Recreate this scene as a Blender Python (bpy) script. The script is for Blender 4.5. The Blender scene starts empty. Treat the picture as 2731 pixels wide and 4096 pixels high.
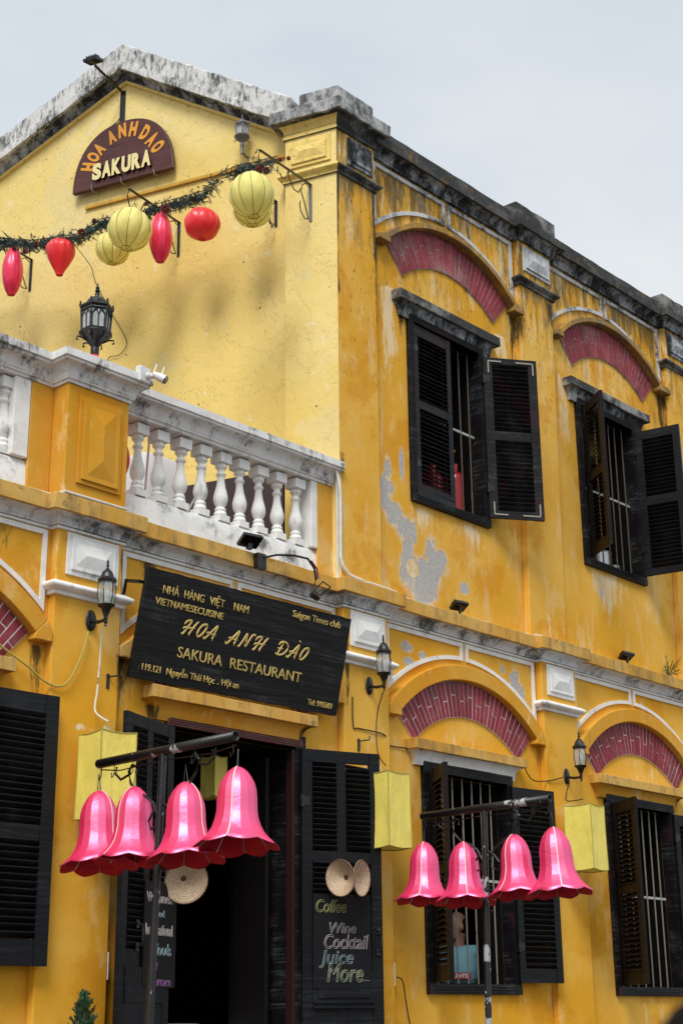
import bpy, bmesh, math, random
import numpy as np
from mathutils import Vector, Matrix, Euler
random.seed(7)
S = bpy.context.scene
COL = S.collection
PI = math.pi

# ------------------------------------------------------------------ camera
YAW, PIT, ROL = 0.8353, 0.3263, -0.0112
CAM = Vector((-8.957, -7.889, 1.6))
_d = Vector((math.sin(YAW)*math.cos(PIT), math.cos(YAW)*math.cos(PIT), math.sin(PIT)))
_r = Vector((math.cos(YAW), -math.sin(YAW), 0)); _u = _r.cross(_d)
_c, _s = math.cos(ROL), math.sin(ROL)
RR, UU = _c*_r+_s*_u, -_s*_r+_c*_u
cd = bpy.data.cameras.new('camera'); cam = bpy.data.objects.new('camera', cd); COL.objects.link(cam)
cam.matrix_world = Matrix(((RR.x, UU.x, -_d.x, CAM.x), (RR.y, UU.y, -_d.y, CAM.y), (RR.z, UU.z, -_d.z, CAM.z), (0, 0, 0, 1)))
cd.sensor_fit = 'VERTICAL'; cd.sensor_height = 36; cd.lens = 6043.3/4096*36
cd.clip_start = .05; cd.clip_end = 3000
cd.dof.use_dof = True; cd.dof.focus_distance = 11.5; cd.dof.aperture_fstop = 5.0
S.camera = cam

# ------------------------------------------------------------------ sky and sun
SUN_EL, SUN_AZ = math.radians(50), math.radians(238)   # azimuth clockwise from +Y: from behind the camera
W = bpy.data.worlds.new('World'); S.world = W; W.use_nodes = True
nt = W.node_tree; nt.nodes.clear()
def N(t, **k):
    n = nt.nodes.new(t)
    for a, b in k.items(): setattr(n, a, b)
    return n
out = N('ShaderNodeOutputWorld'); bg = N('ShaderNodeBackground'); bg.inputs[1].default_value = 0.092
sky = N('ShaderNodeTexSky', sky_type='NISHITA'); sky.sun_disc = False
sky.sun_elevation = SUN_EL; sky.sun_rotation = SUN_AZ; sky.dust_density = 3
tc = N('ShaderNodeTexCoord')
mp = N('ShaderNodeMapping'); mp.inputs['Scale'].default_value = (1, 1, 2.2)
nz = N('ShaderNodeTexNoise'); nz.inputs['Scale'].default_value = 2.4; nz.inputs['Detail'].default_value = 5; nz.inputs['Roughness'].default_value = .5
nt.links.new(tc.outputs['Generated'], mp.inputs[0]); nt.links.new(mp.outputs[0], nz.inputs['Vector'])
cr = N('ShaderNodeValToRGB'); cr.color_ramp.elements[0].position = .30; cr.color_ramp.elements[0].color = (3.95, 4.35, 4.8, 1)
cr.color_ramp.elements[1].position = .66; cr.color_ramp.elements[1].color = (5.5, 5.6, 5.5, 1)
nt.links.new(nz.outputs['Fac'], cr.inputs[0])
mx = N('ShaderNodeMixRGB'); mx.inputs[0].default_value = .93
nt.links.new(sky.outputs[0], mx.inputs[1]); nt.links.new(cr.outputs[0], mx.inputs[2])
nt.links.new(mx.outputs[0], bg.inputs[0]); nt.links.new(bg.outputs[0], out.inputs[0])
sd = bpy.data.lights.new('sun', 'SUN'); sun = bpy.data.objects.new('sun', sd); COL.objects.link(sun)
sd.energy = 1.5; sd.angle = math.radians(22); sd.color = (1, .965, .91)
sv = Vector((math.sin(SUN_AZ)*math.cos(SUN_EL), math.cos(SUN_AZ)*math.cos(SUN_EL), math.sin(SUN_EL)))
sun.rotation_euler = sv.to_track_quat('Z', 'Y').to_euler()
vs = S.view_settings; vs.view_transform = 'Standard'; vs.look = 'None'; vs.exposure = 0.86; vs.gamma = 1; vs.use_curve_mapping = False
S.render.engine = 'CYCLES'
S.cycles.max_bounces = 6

# ------------------------------------------------------------------ material helpers
class G:
    def __init__(s, name):
        s.m = bpy.data.materials.new(name); s.m.use_nodes = True
        s.t = s.m.node_tree; s.t.nodes.clear()
        s.o = s.n('ShaderNodeOutputMaterial'); s.b = s.n('ShaderNodeBsdfPrincipled')
        s.t.links.new(s.b.outputs[0], s.o.inputs[0]); s.geo = s.n('ShaderNodeNewGeometry'); s.pos = s.geo.outputs['Position']
    def n(s, t, **k):
        n = s.t.nodes.new(t)
        for a, b in k.items(): setattr(n, a, b)
        return n
    def L(s, a, b):
        if hasattr(a, 'is_output') or isinstance(a, bpy.types.NodeSocket): s.t.links.new(a, b)
        else: b.default_value = a
    def scale(s, v, sc, off=(0, 0, 0)):
        m = s.n('ShaderNodeMapping'); s.L(v, m.inputs[0]); m.inputs['Scale'].default_value = sc; m.inputs['Location'].default_value = off
        return m.outputs[0]
    def noise(s, sc, det=4, vec=None, rough=.55, dist=0, str_=(1, 1, 1), off=(0, 0, 0)):
        n = s.n('ShaderNodeTexNoise'); v = s.scale(vec or s.pos, str_, off); s.L(v, n.inputs['Vector'])
        n.inputs['Scale'].default_value = sc; n.inputs['Detail'].default_value = det; n.inputs['Roughness'].default_value = rough; n.inputs['Distortion'].default_value = dist
        return n.outputs['Fac']
    def vor(s, sc, feat='F1', str_=(1, 1, 1)):
        n = s.n('ShaderNodeTexVoronoi', feature=feat); s.L(s.scale(s.pos, str_), n.inputs['Vector']); n.inputs['Scale'].default_value = sc
        return n.outputs['Distance']
    def ramp(s, f, a, b, lo=0., hi=1.):
        n = s.n('ShaderNodeMapRange'); n.interpolation_type = 'SMOOTHSTEP'; s.L(f, n.inputs[0])
        n.inputs[1].default_value = a; n.inputs[2].default_value = b; n.inputs[3].default_value = lo; n.inputs[4].default_value = hi
        return n.outputs[0]
    def math(s, op, a, b=0., c=None):
        n = s.n('ShaderNodeMath', operation=op); s.L(a, n.inputs[0]); s.L(b, n.inputs[1])
        if c is not None: s.L(c, n.inputs[2])
        return n.outputs[0]
    def mul(s, a, b): return s.math('MULTIPLY', a, b)
    def add(s, a, b): return s.math('ADD', a, b)
    def mix(s, f, a, b):
        n = s.n('ShaderNodeMixRGB'); s.L(f, n.inputs[0]); s.L(a if not isinstance(a, tuple) else (*a, 1), n.inputs[1]); s.L(b if not isinstance(b, tuple) else (*b, 1), n.inputs[2])
        return n.outputs[0]
    def xyz(s, v=None):
        n = s.n('ShaderNodeSeparateXYZ'); s.L(v or s.pos, n.inputs[0]); return n.outputs
    def col(s, c): s.L(c if not isinstance(c, tuple) else (*c, 1), s.b.inputs['Base Color'])
    def rough(s, r): s.L(r, s.b.inputs['Roughness'])
    def bump(s, h, dist=.004, st=.6):
        n = s.n('ShaderNodeBump'); s.L(h, n.inputs['Height']); n.inputs['Distance'].default_value = dist; n.inputs['Strength'].default_value = st
        s.L(n.outputs[0], s.b.inputs['Normal'])
    def rnd(s):
        n = s.n('ShaderNodeObjectInfo'); return n.outputs['Random']

VS = (9, 9, .55)      # stretch of vertical runs of dirt
def ochre(name, upper=True, base=(.66, .325, .035), peel=True, grime=0.):
    g = G(name); x, y, z = g.xyz()
    c = g.mix(g.ramp(g.noise(.9, 5), .35, .65), (base[0]*.95, base[1]*.90, base[2]*.6), (base[0]*1.06, base[1]*1.18, base[2]*2.0))
    c = g.mix(g.mul(g.ramp(g.noise(1.6, 8, rough=.65, off=(3, 1, 7)), .53, .61), .55), c, (.66, .27, .014))       # orange first coat showing
    c = g.mix(g.mul(g.ramp(g.noise(2.4, 9, rough=.7, str_=(1.6, 1.6, .8), off=(9, 4, 2)), .55, .65), .5), c, (.80, .55, .22))  # chalky pale patches
    c = g.mix(g.mul(g.ramp(g.noise(1.3, 7, rough=.75, str_=(2.5, 2.5, .6), off=(19, 14, 2)), .60, .67), .6), c, (.82, .70, .48))
    if peel:
        if True:
            n1 = g.noise(20, 7, rough=.7, off=(1, 2, 3), str_=(1, 1, .6)); n2 = g.noise(6, 4, off=(5, 5, 5), dist=.6)
            blobs = [(.31, 5.94, .05, .12), (.34, 5.80, .06, .10), (.43, 5.72, .10, .10), (.56, 5.62, .10, .10), (.61, 5.45, .06, .16), (.69, 5.62, .04, .10),
                     (.93, 5.50, .07, .13), (1.0, 5.42, .13, .11), (.76, 5.22, .23, .15), (.64, 5.26, .13, .12), (.80, 5.10, .17, .11), (.39, 5.95, .035, .06), (.55, 6.22, .03, .12), (.36, 6.12, .04, .09),
                     (1.38, 5.26, .05, .05), (3.62, 5.66, .03, .05), (2.07, 4.53, .07, .08), (2.17, 4.40, .04, .10), (.56, 4.58, .07, .04), (.58, 4.45, .06, .04), (.76, 4.54, .04, .03), (1.9, 4.60, .03, .04), (2.25, 4.3, .03, .05), (.33, 4.30, .04, .05)]
            m = None
            for bx, bz, rx, rz in blobs:
                dx = g.mul(g.add(x, -bx), 1/rx); dz = g.mul(g.add(z, -bz), 1/rz)
                dd = g.add(g.mul(dx, dx), g.mul(dz, dz)); m = dd if m is None else g.math('MINIMUM', m, dd)
            dx = g.mul(g.add(x, -.665), 1/.085); dz = g.mul(g.add(z, -5.285), 1/.085)
            isl = g.ramp(g.add(g.add(g.mul(dx, dx), g.mul(dz, dz)), g.mul(g.noise(9, 3), .3)), 1.1, 1.16)
            f = g.add(m, g.mul(g.add(n1, -.5), 4.2)); f = g.add(f, g.mul(g.add(n2, -.5), 3.4))
            onwall = g.ramp(y, -.04, -.03)
            pe = g.mul(g.mul(g.ramp(f, 1.12, 1.0), isl), onwall)
            c = g.mix(g.mul(g.mul(g.ramp(f, 2.3, 1.0), onwall), .85), c, g.mix(g.ramp(n1, .45, .6), (.70, .50, .26), (.74, .68, .58)))
            c = g.mix(pe, c, g.mix(g.ramp(g.noise(30, 4), .3, .7), (.40, .39, .37), (.50, .48, .46)))
    # soft upward-growing mould runs, denser towards the parapet where the rain runs over
    st = g.noise(1.9, 8, rough=.75, str_=(5.5, 5.5, .7)); st2 = g.noise(.9, 4, off=(2, 2, 9))
    if upper:
        hi = g.ramp(z, 7.1, 9.2)
        a = g.mul(g.ramp(g.add(st, g.add(g.mul(hi, .17), g.mul(g.add(st2, -.5), .35))), .575, .74), g.add(g.mul(hi, .78), .10))
        c = g.mix(a, c, (.10, .075, .03))
        c = g.mix(g.mul(g.ramp(g.noise(3.2, 6, rough=.7, str_=(1.6, 1.6, .7), off=(7, 3, 1)), .52, .66), g.mul(hi, .8)), c, (.15, .14, .115))
        c = g.mix(g.mul(g.ramp(g.noise(2.6, 8, rough=.72, str_=(2.6, 2.6, .45), off=(31, 4, 2)), .54, .63), g.add(g.mul(hi, .35), .3)), c, (.82, .68, .42))
        sp = g.noise(26, 3, rough=.6, str_=(1.7, 1.7, .45), off=(4, 0, 2))
        c = g.mix(g.mul(g.ramp(sp, .62, .67), g.add(g.mul(g.ramp(z, 6.2, 8.2), .75), .05)), c, (.05, .04, .03))
    else:
        lo = g.ramp(z, 3.3, 4.8)
        a = g.mul(g.ramp(g.add(st, g.mul(g.add(st2, -.5), .4)), .60, .80), g.add(g.mul(lo, .55), .08+grime))
        c = g.mix(a, c, (.13, .095, .035))
    def drips(L, col, c, lo, hi_, amt):
        m = None
        for xc, w, zt, ln in L:
            ax = g.ramp(g.math('ABSOLUTE', g.add(x, -xc)), w*1.3, 0)
            q = g.mul(g.mul(ax, g.ramp(z, zt-ln, zt)), g.ramp(z, zt+.03, zt-.05)); m = q if m is None else g.math('MAXIMUM', m, q)
        return g.mix(g.mul(g.ramp(g.add(g.mul(m, .30), g.mul(g.noise(3.2, 8, rough=.75, str_=(4, 4, .8), off=(11, 3, 5)), .80)), lo, hi_), amt), c, col)
    if upper:
        c = drips([(2.33, .14, 8.28, 1.3), (5.12, .14, 8.28, 1.3), (.22, .10, 8.26, 2.2), (2.98, .08, 8.3, 1.2), (-.32, .045, 8.7, 2.6), (.17, .05, 8.7, 1.5), (-.30, .05, 6.1, .6), (2.24, .05, 7.3, 2.3), (.58, .08, 7.75, .6), (1.86, .1, 7.7, .5), (2.9, .1, 8.6, .7)], (.05, .038, .022), c, .55, .68, .92)
        c = drips([(.85, .25, 5.88, .5), (1.5, .3, 5.88, .4), (3.75, .45, 5.88, .9), (.42, .18, 7.9, 1.9), (3.15, .15, 7.9, 1.6), (2.1, .2, 8.0, .7)], (.82, .70, .48), c, .56, .68, .75)
    else:
        c = drips([(-3.20, .10, 3.98, .9), (-2.50, .16, 4.0, .9), (-2.25, .13, 3.72, .6), (-.74, .10, 3.74, .6), (-.36, .10, 4.6, 1.5), (2.36, .06, 3.98, .6), (.25, .04, 4.3, .6), (-.27, .05, 4.7, 1.6), (-2.56, .04, 4.75, 1.4), (-3.6, .25, 4.73, .6), (-2.3, .2, 4.73, .5), (4.7, .08, 3.74, .6), (-2.9, .3, 4.76, .10)], (.045, .035, .022), c, .57, .70, .9)
        c = drips([(-2.85, .25, 3.48, .14), (-2.65, .1, 3.50, .15), (.0, .2, 3.55, .5), (2.7, .2, 3.5, .4)], (.82, .76, .62), c, .60, .66, .8)
    g.col(c); g.rough(.85)
    h = g.add(g.mul(g.noise(5, 6, rough=.6), 1.2), g.mul(g.noise(45, 4), .3))
    h = g.add(h, g.mul(g.ramp(g.vor(14), .03, .10), .25))
    if peel: h = g.add(h, g.mul(pe, -1.4))
    g.bump(h, .006, .6); g.b.inputs['Specular IOR Level'].default_value = .12
    return g.m

def stained_white(name, base=(.72, .72, .70), amt=.5, dark=(.035, .038, .042), lo=.52, hi=.72, streak=(14, 14, 1.2)):
    g = G(name)
    n = g.noise(1.6, 8, rough=.75, str_=streak); n2 = g.noise(2.6, 9, rough=.75, off=(3, 8, 1))
    f = g.add(g.mul(n, .5), g.mul(n2, .5))
    c = g.mix(g.ramp(g.noise(6, 5), .4, .7), base, (base[0]*.86, base[1]*.86, base[2]*.84))
    c = g.mix(g.mul(g.ramp(f, lo, hi), amt), c, dark)
    c = g.mix(g.mul(g.ramp(g.noise(40, 5, rough=.7), .63, .70), .5*amt), c, dark)
    g.col(c); g.rough(.85); g.bump(g.add(g.noise(8, 6), g.mul(g.noise(60, 4), .35)), .006, .6); g.b.inputs['Specular IOR Level'].default_value = .25
    return g.m

def ochre_edge(name, amt=.6):
    g = G(name)
    c = g.mix(g.ramp(g.noise(2, 6), .35, .65), (.62, .32, .04), (.68, .42, .11))
    n = g.noise(2.0, 8, rough=.75, str_=(4, 4, .8)); n2 = g.noise(1.7, 7, rough=.75, off=(3, 3, 3))
    c = g.mix(g.mul(g.ramp(g.add(g.mul(n, .6), g.mul(n2, .4)), .47, .62), amt), c, (.10, .085, .06))
    c = g.mix(g.mul(g.ramp(g.noise(9, 6, rough=.7, off=(1, 7, 1)), .60, .66), .5), c, (.05, .045, .04))
    g.col(c); g.rough(.88); g.bump(g.add(g.noise(8, 6), g.mul(g.noise(60, 4), .3)), .006, .6)
    return g.m

def pale(name):
    g = G(name); x, y, z = g.xyz()
    c = g.mix(g.ramp(g.noise(.6, 4, off=(0, 3, 0)), .38, .62), (.80, .60, .19), (.84, .67, .27))
    c = g.mix(g.mul(g.ramp(g.noise(.7, 3, rough=.5, dist=.6, off=(4, 1, 6)), .52, .70), .35), c, (.68, .46, .10))    # soft darker mustard patches, placed by noise
    c = g.mix(g.mul(g.ramp(g.noise(.9, 8, rough=.6, off=(8, 8, 1)), .58, .61), .4), c, (.70, .60, .33))
    c = g.mix(g.mul(g.ramp(g.noise(11, 8, rough=.75, off=(2, 2, 5)), .62, .72), .55), c, (.22, .18, .08))
    c = g.mix(g.ramp(g.vor(5.2), .06, .035), c, (.12, .085, .035))
    clu = g.ramp(g.noise(1.4, 3, off=(6, 6, 2)), .50, .62)
    c = g.mix(g.mul(g.ramp(g.vor(17, str_=(1, 1, 1.4)), .13, .08), clu), c, (.13, .095, .04))
    c = g.mix(g.mul(g.ramp(g.noise(2.0, 9, rough=.8, off=(1, 9, 4), dist=1.2), .60, .64), .6), c, (.80, .74, .55))
    c = g.mix(g.mul(g.ramp(g.math('ABSOLUTE', g.add(g.noise(1.7, 6, rough=.65, off=(3, 3, 9), dist=.5), -.5)), .003, .0012), .5), c, (.30, .20, .07))
    g.col(c); g.rough(.8)
    g.bump(g.add(g.add(g.mul(g.noise(4, 6), 1.3), g.mul(g.ramp(g.vor(5.2), .035, .07), .7)), g.mul(g.ramp(g.noise(9, 4, str_=(1, 1, .6), dist=1.5), .47, .52), .35)), .007, .6)
    g.b.inputs['Specular IOR Level'].default_value = .3
    return g.m

def mould(name, c0=(.03, .032, .034), c1=(.30, .30, .29), c2=(.26, .14, .03), b=.56):
    g = G(name)
    n = g.noise(1.5, 8, rough=.75, str_=(5, 5, 3)); n2 = g.noise(3, 9, rough=.75, off=(6, 1, 2))
    c = g.mix(g.ramp(n2, .45, .68), c0, c1)
    c = g.mix(g.mul(g.ramp(n, b, b+.12), .75), c, c2)
    c = g.mix(g.mul(g.ramp(g.noise(18, 7, rough=.8), .60, .68), .6), c, (.50, .50, .48))
    g.col(c); g.rough(.9); g.bump(g.add(g.noise(9, 7), g.mul(g.noise(50, 4), .4)), .01, .7)
    return g.m

def plain(name, c, r=.5, metal=0, bump=0, spec=.5, var=.0, dark=None, coat=0):
    g = G(name)
    if var: cc = g.mix(g.ramp(g.noise(12, 6), .35, .65), tuple(v*(1-var) for v in c), tuple(min(1, v*(1+var)) for v in c))
    else: cc = c
    if dark: cc = g.mix(g.mul(g.ramp(g.noise(22, 7, rough=.7), .58, .66), .8), cc, dark)
    g.col(cc); g.rough(r); g.b.inputs['Metallic'].default_value = metal; g.b.inputs['Specular IOR Level'].default_value = spec
    g.b.inputs['Coat Weight'].default_value = coat
    if bump: g.bump(g.noise(25, 5), .004, bump)
    return g.m

def wood(name, c, worn, amt=.5, grain=(2, 2, 40), r=.45, spec=.5, purple=None):
    g = G(name); tcn = g.n('ShaderNodeTexCoord').outputs['Object']
    gr = g.noise(1.0, 7, vec=tcn, rough=.7, str_=grain, dist=.4)
    n = g.noise(3.0, 8, rough=.75, off=(1, 5, 2))
    c_ = g.mix(g.ramp(gr, .3, .7), c, tuple(v*2.0 for v in c))
    c_ = g.mix(g.mul(g.ramp(g.add(g.mul(gr, .5), g.mul(n, .5)), .50, .66), amt), c_, worn)
    if purple: c_ = g.mix(g.mul(g.ramp(g.noise(3.5, 6, rough=.65, off=(3, 8, 8)), .56, .66), .7), c_, purple)
    g.col(c_); g.rough(g.ramp(n, .3, .7, r-.1, r+.2)); g.bump(g.add(gr, g.mul(g.noise(70, 4, rough=.7), .4)), .003, .7); g.b.inputs['Specular IOR Level'].default_value = spec
    return g.m

def brickm(name, c, chalk):
    g = G(name)
    rd = g.rnd()
    c_ = g.mix(rd, tuple(v*.7 for v in c), tuple(v*1.25 for v in c))
    c_ = g.mix(g.mul(g.ramp(g.noise(2.0, 7, rough=.75, off=(5, 2, 2)), .46, .66), chalk), c_, (.55, .45, .42))
    c_ = g.mix(g.mul(g.ramp(g.noise(26, 6, rough=.7), .60, .66), .5), c_, (.40, .25, .22))
    g.col(c_); g.rough(.7); g.bump(g.noise(30, 5), .004, .6); return g.m

def satin(name, c, hl=.35, r=.34, sheen=.5, aniso=.6, trans=.12, crease=1.0, tcol=None):
    g = G(name)
    g.col(g.mix(g.ramp(g.noise(7, 3), .3, .7), c, tuple(min(1, v*1.12) for v in c)))
    g.rough(r); g.b.inputs['Specular IOR Level'].default_value = .5+hl
    g.b.inputs['Sheen Weight'].default_value = sheen; g.b.inputs['Sheen Roughness'].default_value = .35
    g.b.inputs['Anisotropic'].default_value = aniso
    tcn = g.n('ShaderNodeTexCoord').outputs['Object']
    g.bump(g.add(g.noise(9, 3, vec=tcn, str_=(1, 1, .35), dist=.8), g.mul(g.noise(40, 3, vec=tcn), .15)), .01*crease, .5)
    if trans:
        t = g.n('ShaderNodeBsdfTranslucent'); t.inputs[0].default_value = (*(tcol or c), 1); m = g.n('ShaderNodeMixShader'); m.inputs[0].default_value = trans
        g.t.links.new(g.b.outputs[0], m.inputs[1]); g.t.links.new(t.outputs[0], m.inputs[2]); g.t.links.new(m.outputs[0], g.o.inputs[0])
    return g.m

def glassy(name, c=(.55, .6, .58), a=.45):
    g = G(name); g.col(c); g.rough(.08); g.b.inputs['Specular IOR Level'].default_value = .8
    g.b.inputs['Alpha'].default_value = a
    return g.m

def board_black(name):
    g = G(name); tcn = g.n('ShaderNodeTexCoord').outputs['Object']
    gr = g.noise(1.0, 8, vec=tcn, rough=.7, str_=(1.2, 6, 26), dist=1.6)
    n = g.noise(1.8, 6, rough=.7)
    c = g.mix(g.ramp(gr, .35, .75), (.0035, .0035, .004), (.018, .019, .022))
    c = g.mix(g.mul(g.ramp(g.add(g.mul(gr, .55), g.mul(n, .45)), .53, .66), .45), c, (.085, .09, .105))
    c = g.mix(g.mul(g.ramp(g.noise(2.0, 6, rough=.6, vec=tcn, str_=(14, 1, 2)), .66, .74), .4), c, (.2, .21, .22))
    g.col(c); g.rough(.6); g.b.inputs['Specular IOR Level'].default_value = .25; g.bump(gr, .005, .9); return g.m

M = {}
M['wall_hi'] = ochre('ochre plaster upper', base=(.76, .405, .050))
M['wall_lo'] = ochre('ochre plaster lower', upper=False, base=(.77, .40, .042))
M['trim'] = ochre('ochre trim', upper=False, peel=False, grime=.1)
M['trim_lo'] = ochre('ochre post stained', upper=False, peel=False, grime=.45)
M['trim_hi'] = mould('ochre trim weathered', c0=(.34, .19, .04), c1=(.13, .12, .09), c2=(.55, .31, .05), b=.50)
M['pale'] = pale('pale yellow plaster')
M['pale2'] = plain('pale yellow trim', (.80, .60, .19), .8, bump=.5, var=.08, dark=(.3, .2, .05), spec=.3)
M['coping_d'] = stained_white('darker coping', (.52, .53, .54), .92, lo=.38, hi=.58, dark=(.035, .037, .04), streak=(9, 9, 5))
M['mould_line'] = plain('ochre string course', (.55, .32, .05), .8, bump=.5, var=.1, dark=(.2, .13, .05), spec=.3)
M['edge'] = ochre_edge('ochre ledge', .55)
M['cove'] = stained_white('cove white', (.74, .75, .76), .9, lo=.47, hi=.60, streak=(4, 4, 1.6))
M['white'] = stained_white('white stucco', (.80, .80, .79), .85, lo=.50, hi=.64, streak=(4, 4, 2.5))
M['white_clean'] = stained_white('white stucco clean', (.84, .84, .83), .62, lo=.53, hi=.66, streak=(9, 9, 2))
M['rail'] = stained_white('rail white', (.80, .80, .80), .92, lo=.49, hi=.61, dark=(.03, .032, .03), streak=(4.5, 4.5, 1.6))
M['coping'] = stained_white('coping white mould', (.66, .66, .66), .92, lo=.45, hi=.58, dark=(.04, .042, .045), streak=(18, 18, 5))
M['line_hi'] = stained_white('white fillet under mould', (.62, .64, .66), .9, lo=.47, hi=.60, dark=(.02, .022, .025), streak=(3, 3, 3))
M['mould'] = mould('black mould plaster')
M['mould_o'] = mould('mould over ochre', c1=(.10, .10, .095), c2=(.26, .13, .02), b=.55)
M['mould_w'] = stained_white('white under mould', (.50, .53, .57), .98, lo=.38, hi=.56, dark=(.012, .014, .018), streak=(7, 7, 1.5))
M['frame'] = wood('black painted frame', (.004, .004, .005), (.13, .145, .155), .42, purple=(.035, .010, .018), spec=.2)
M['shut'] = wood('black painted shutter', (.0035, .004, .0055), (.045, .05, .06), .35, spec=.22)
M['shut_old'] = wood('old shutter', (.005, .005, .006), (.09, .10, .10), .5, purple=(.04, .010, .018), spec=.22)
M['stop'] = plain('dark maroon edge', (.022, .005, .004), .5)
M['inner'] = plain('black lacquer', (.006, .005, .005), .35)
M['shut_brown'] = wood('brown edge', (.005, .0032, .0026), (.03, .02, .015), .4, spec=.2)
M['maroon_wood'] = wood('maroon lintel', (.075, .018, .014), (.18, .12, .10), .5)
M['brick'] = brickm('maroon brick', (.24, .016, .030), .10)
M['brick_old'] = brickm('weathered maroon brick', (.26, .022, .036), .28)
M['mortar'] = plain('white mortar', (.74, .70, .68), .9, var=.1)
M['mortar_old'] = plain('old mortar', (.46, .42, .40), .9, var=.2, dark=(.1, .08, .07))
M['black_metal'] = plain('black metal', (.006, .006, .007), .38, bump=.3, dark=(.06, .06, .06))
M['post'] = None
g = G('black post flaking'); f = g.ramp(g.noise(8, 4, rough=.6, str_=(1, 1, .8)), .585, .605)
g.col(g.mix(f, (.010, .010, .011), (.36, .38, .40))); g.rough(.4); g.bump(g.add(g.noise(60, 3), g.mul(f, -1.)), .002, .5); M['post'] = g.m
M['silver'] = plain('worn silver paint', (.17, .175, .19), .55, .3, bump=.5, dark=(.04, .04, .04))
M['bar'] = plain('rusty cream bar', (.19, .175, .14), .6, bump=.5, dark=(.05, .03, .02))
M['bar_dark'] = plain('rusty dark bar', (.07, .055, .045), .6, bump=.5, dark=(.20, .15, .10))
M['brace'] = plain('tarnished steel brace', (.34, .32, .26), .5, .2, dark=(.03, .03, .03))
M['cross'] = plain('flaking white bar', (.42, .42, .40), .6, bump=.5, dark=(.03, .03, .03))
M['frost'] = plain('frosted pane', (.40, .43, .42), .35, bump=.1, var=.12)
M['glass'] = glassy('lamp glass')
M['bulb'] = plain('bulb', (.7, .7, .68), .3)
M['pink'] = satin('pink satin', (1.0, .035, .22), .5, .30, .5, .3, trans=.28, crease=1.8, tcol=(1, .06, .30))
M['pink'].node_tree.nodes['Principled BSDF'].inputs['Sheen Tint'].default_value = (1, .62, .9, 1)
M['pink'].node_tree.nodes['Principled BSDF'].inputs['Metallic'].default_value = .12
M['pink'].node_tree.nodes['Principled BSDF'].inputs['Coat Weight'].default_value = 1.0
M['pink'].node_tree.nodes['Principled BSDF'].inputs['Coat IOR'].default_value = 1.9
M['pink'].node_tree.nodes['Principled BSDF'].inputs['Coat Roughness'].default_value = .30
M['pink'].node_tree.nodes['Principled BSDF'].inputs['Coat Tint'].default_value = (1, .93, 1, 1)
g = G('pink satin cloth'); tcn = g.n('ShaderNodeTexCoord').outputs['Object']
bmp = g.n('ShaderNodeBump'); bmp.inputs['Distance'].default_value = .006; bmp.inputs['Strength'].default_value = .5
g.L(g.add(g.noise(8, 3, vec=tcn, str_=(1, 1, 1.6), dist=.9), g.mul(g.noise(30, 3, vec=tcn, str_=(1, 1, 2.5)), .2)), bmp.inputs['Height'])
df_ = g.n('ShaderNodeBsdfDiffuse'); df_.inputs[0].default_value = (.98, .022, .13, 1); gl_ = g.n('ShaderNodeBsdfAnisotropic'); gl_.inputs[0].default_value = (1, .55, .92, 1); gl_.inputs['Roughness'].default_value = .43
tr_ = g.n('ShaderNodeBsdfTranslucent'); tr_.inputs[0].default_value = (1, .03, .18, 1)
for q in (df_, gl_, tr_): g.L(bmp.outputs[0], q.inputs['Normal'])
m1 = g.n('ShaderNodeMixShader'); m1.inputs[0].default_value = .33; m2 = g.n('ShaderNodeMixShader'); m2.inputs[0].default_value = .16
g.t.links.new(df_.outputs[0], m1.inputs[1]); g.t.links.new(gl_.outputs[0], m1.inputs[2]); g.t.links.new(m1.outputs[0], m2.inputs[1]); g.t.links.new(tr_.outputs[0], m2.inputs[2]); g.t.links.new(m2.outputs[0], g.o.inputs[0])
M['pink'] = g.m
M['pink_in'] = plain('dark red lining', (.45, .006, .02), .7, spec=.2)
M['pink_strip'] = satin('pale pink seam', (.85, .55, .55), .2, .5, .2, 0, 0)
M['red'] = satin('red satin', (.92, .02, .03), .25, .36, .5, .5)
M['redpink'] = satin('crimson satin', (.85, .02, .09), .35, .30, .9, .6)
M['redpink'].node_tree.nodes['Principled BSDF'].inputs['Metallic'].default_value = .3
M['yel'] = satin('lemon silk', (.93, .84, .28), 0, .55, .3, .2, .28, 2.4)
M['yel_rib'] = plain('olive rib', (.28, .24, .05), .6)
M['yelbox'] = satin('yellow box cloth', (.90, .78, .17), 0, .6, .25, 0, .22, 2.6)
M['piping'] = plain('olive piping', (.42, .36, .07), .7)
M['garl'] = plain('dark green tinsel', (.012, .05, .045), .55, var=.5)
M['garl2'] = plain('frosted tinsel', (.16, .22, .24), .5, var=.4)
M['rose'] = plain('dusty rose', (.34, .12, .12), .7, var=.3)
M['stem'] = plain('stem', (.04, .09, .04), .6)
M['board'] = board_black('black carved board')
M['gold'] = plain('gold lettering', (.62, .46, .14), .5, var=.12, bump=.3)
M['signwood'] = wood('varnished brown wood', (.045, .008, .006), (.09, .022, .012), .6, grain=(3, 3, 30), r=.35)
M['orange'] = plain('orange lettering', (.72, .30, .02), .5, bump=.2)
M['cream'] = plain('cream lettering', (.80, .68, .32), .5, bump=.2)
M['ink'] = plain('black edge', (.01, .01, .01), .5)
M['chalkboard'] = plain('chalkboard', (.005, .0055, .007), .6, var=.2, spec=.25)
M['chalk_y'] = plain('chalk yellow', (.48, .52, .20), .9)
M['chalk_g'] = plain('chalk pale green', (.46, .52, .36), .9)
M['chalk_w'] = plain('chalk white', (.55, .50, .50), .9)
M['chalk_p'] = plain('chalk purple', (.32, .15, .36), .9)
M['chalk_b'] = plain('chalk blue', (.34, .46, .50), .9)
g = G('palm leaf hat'); tcn = g.n('ShaderNodeTexCoord').outputs['Object']
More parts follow.
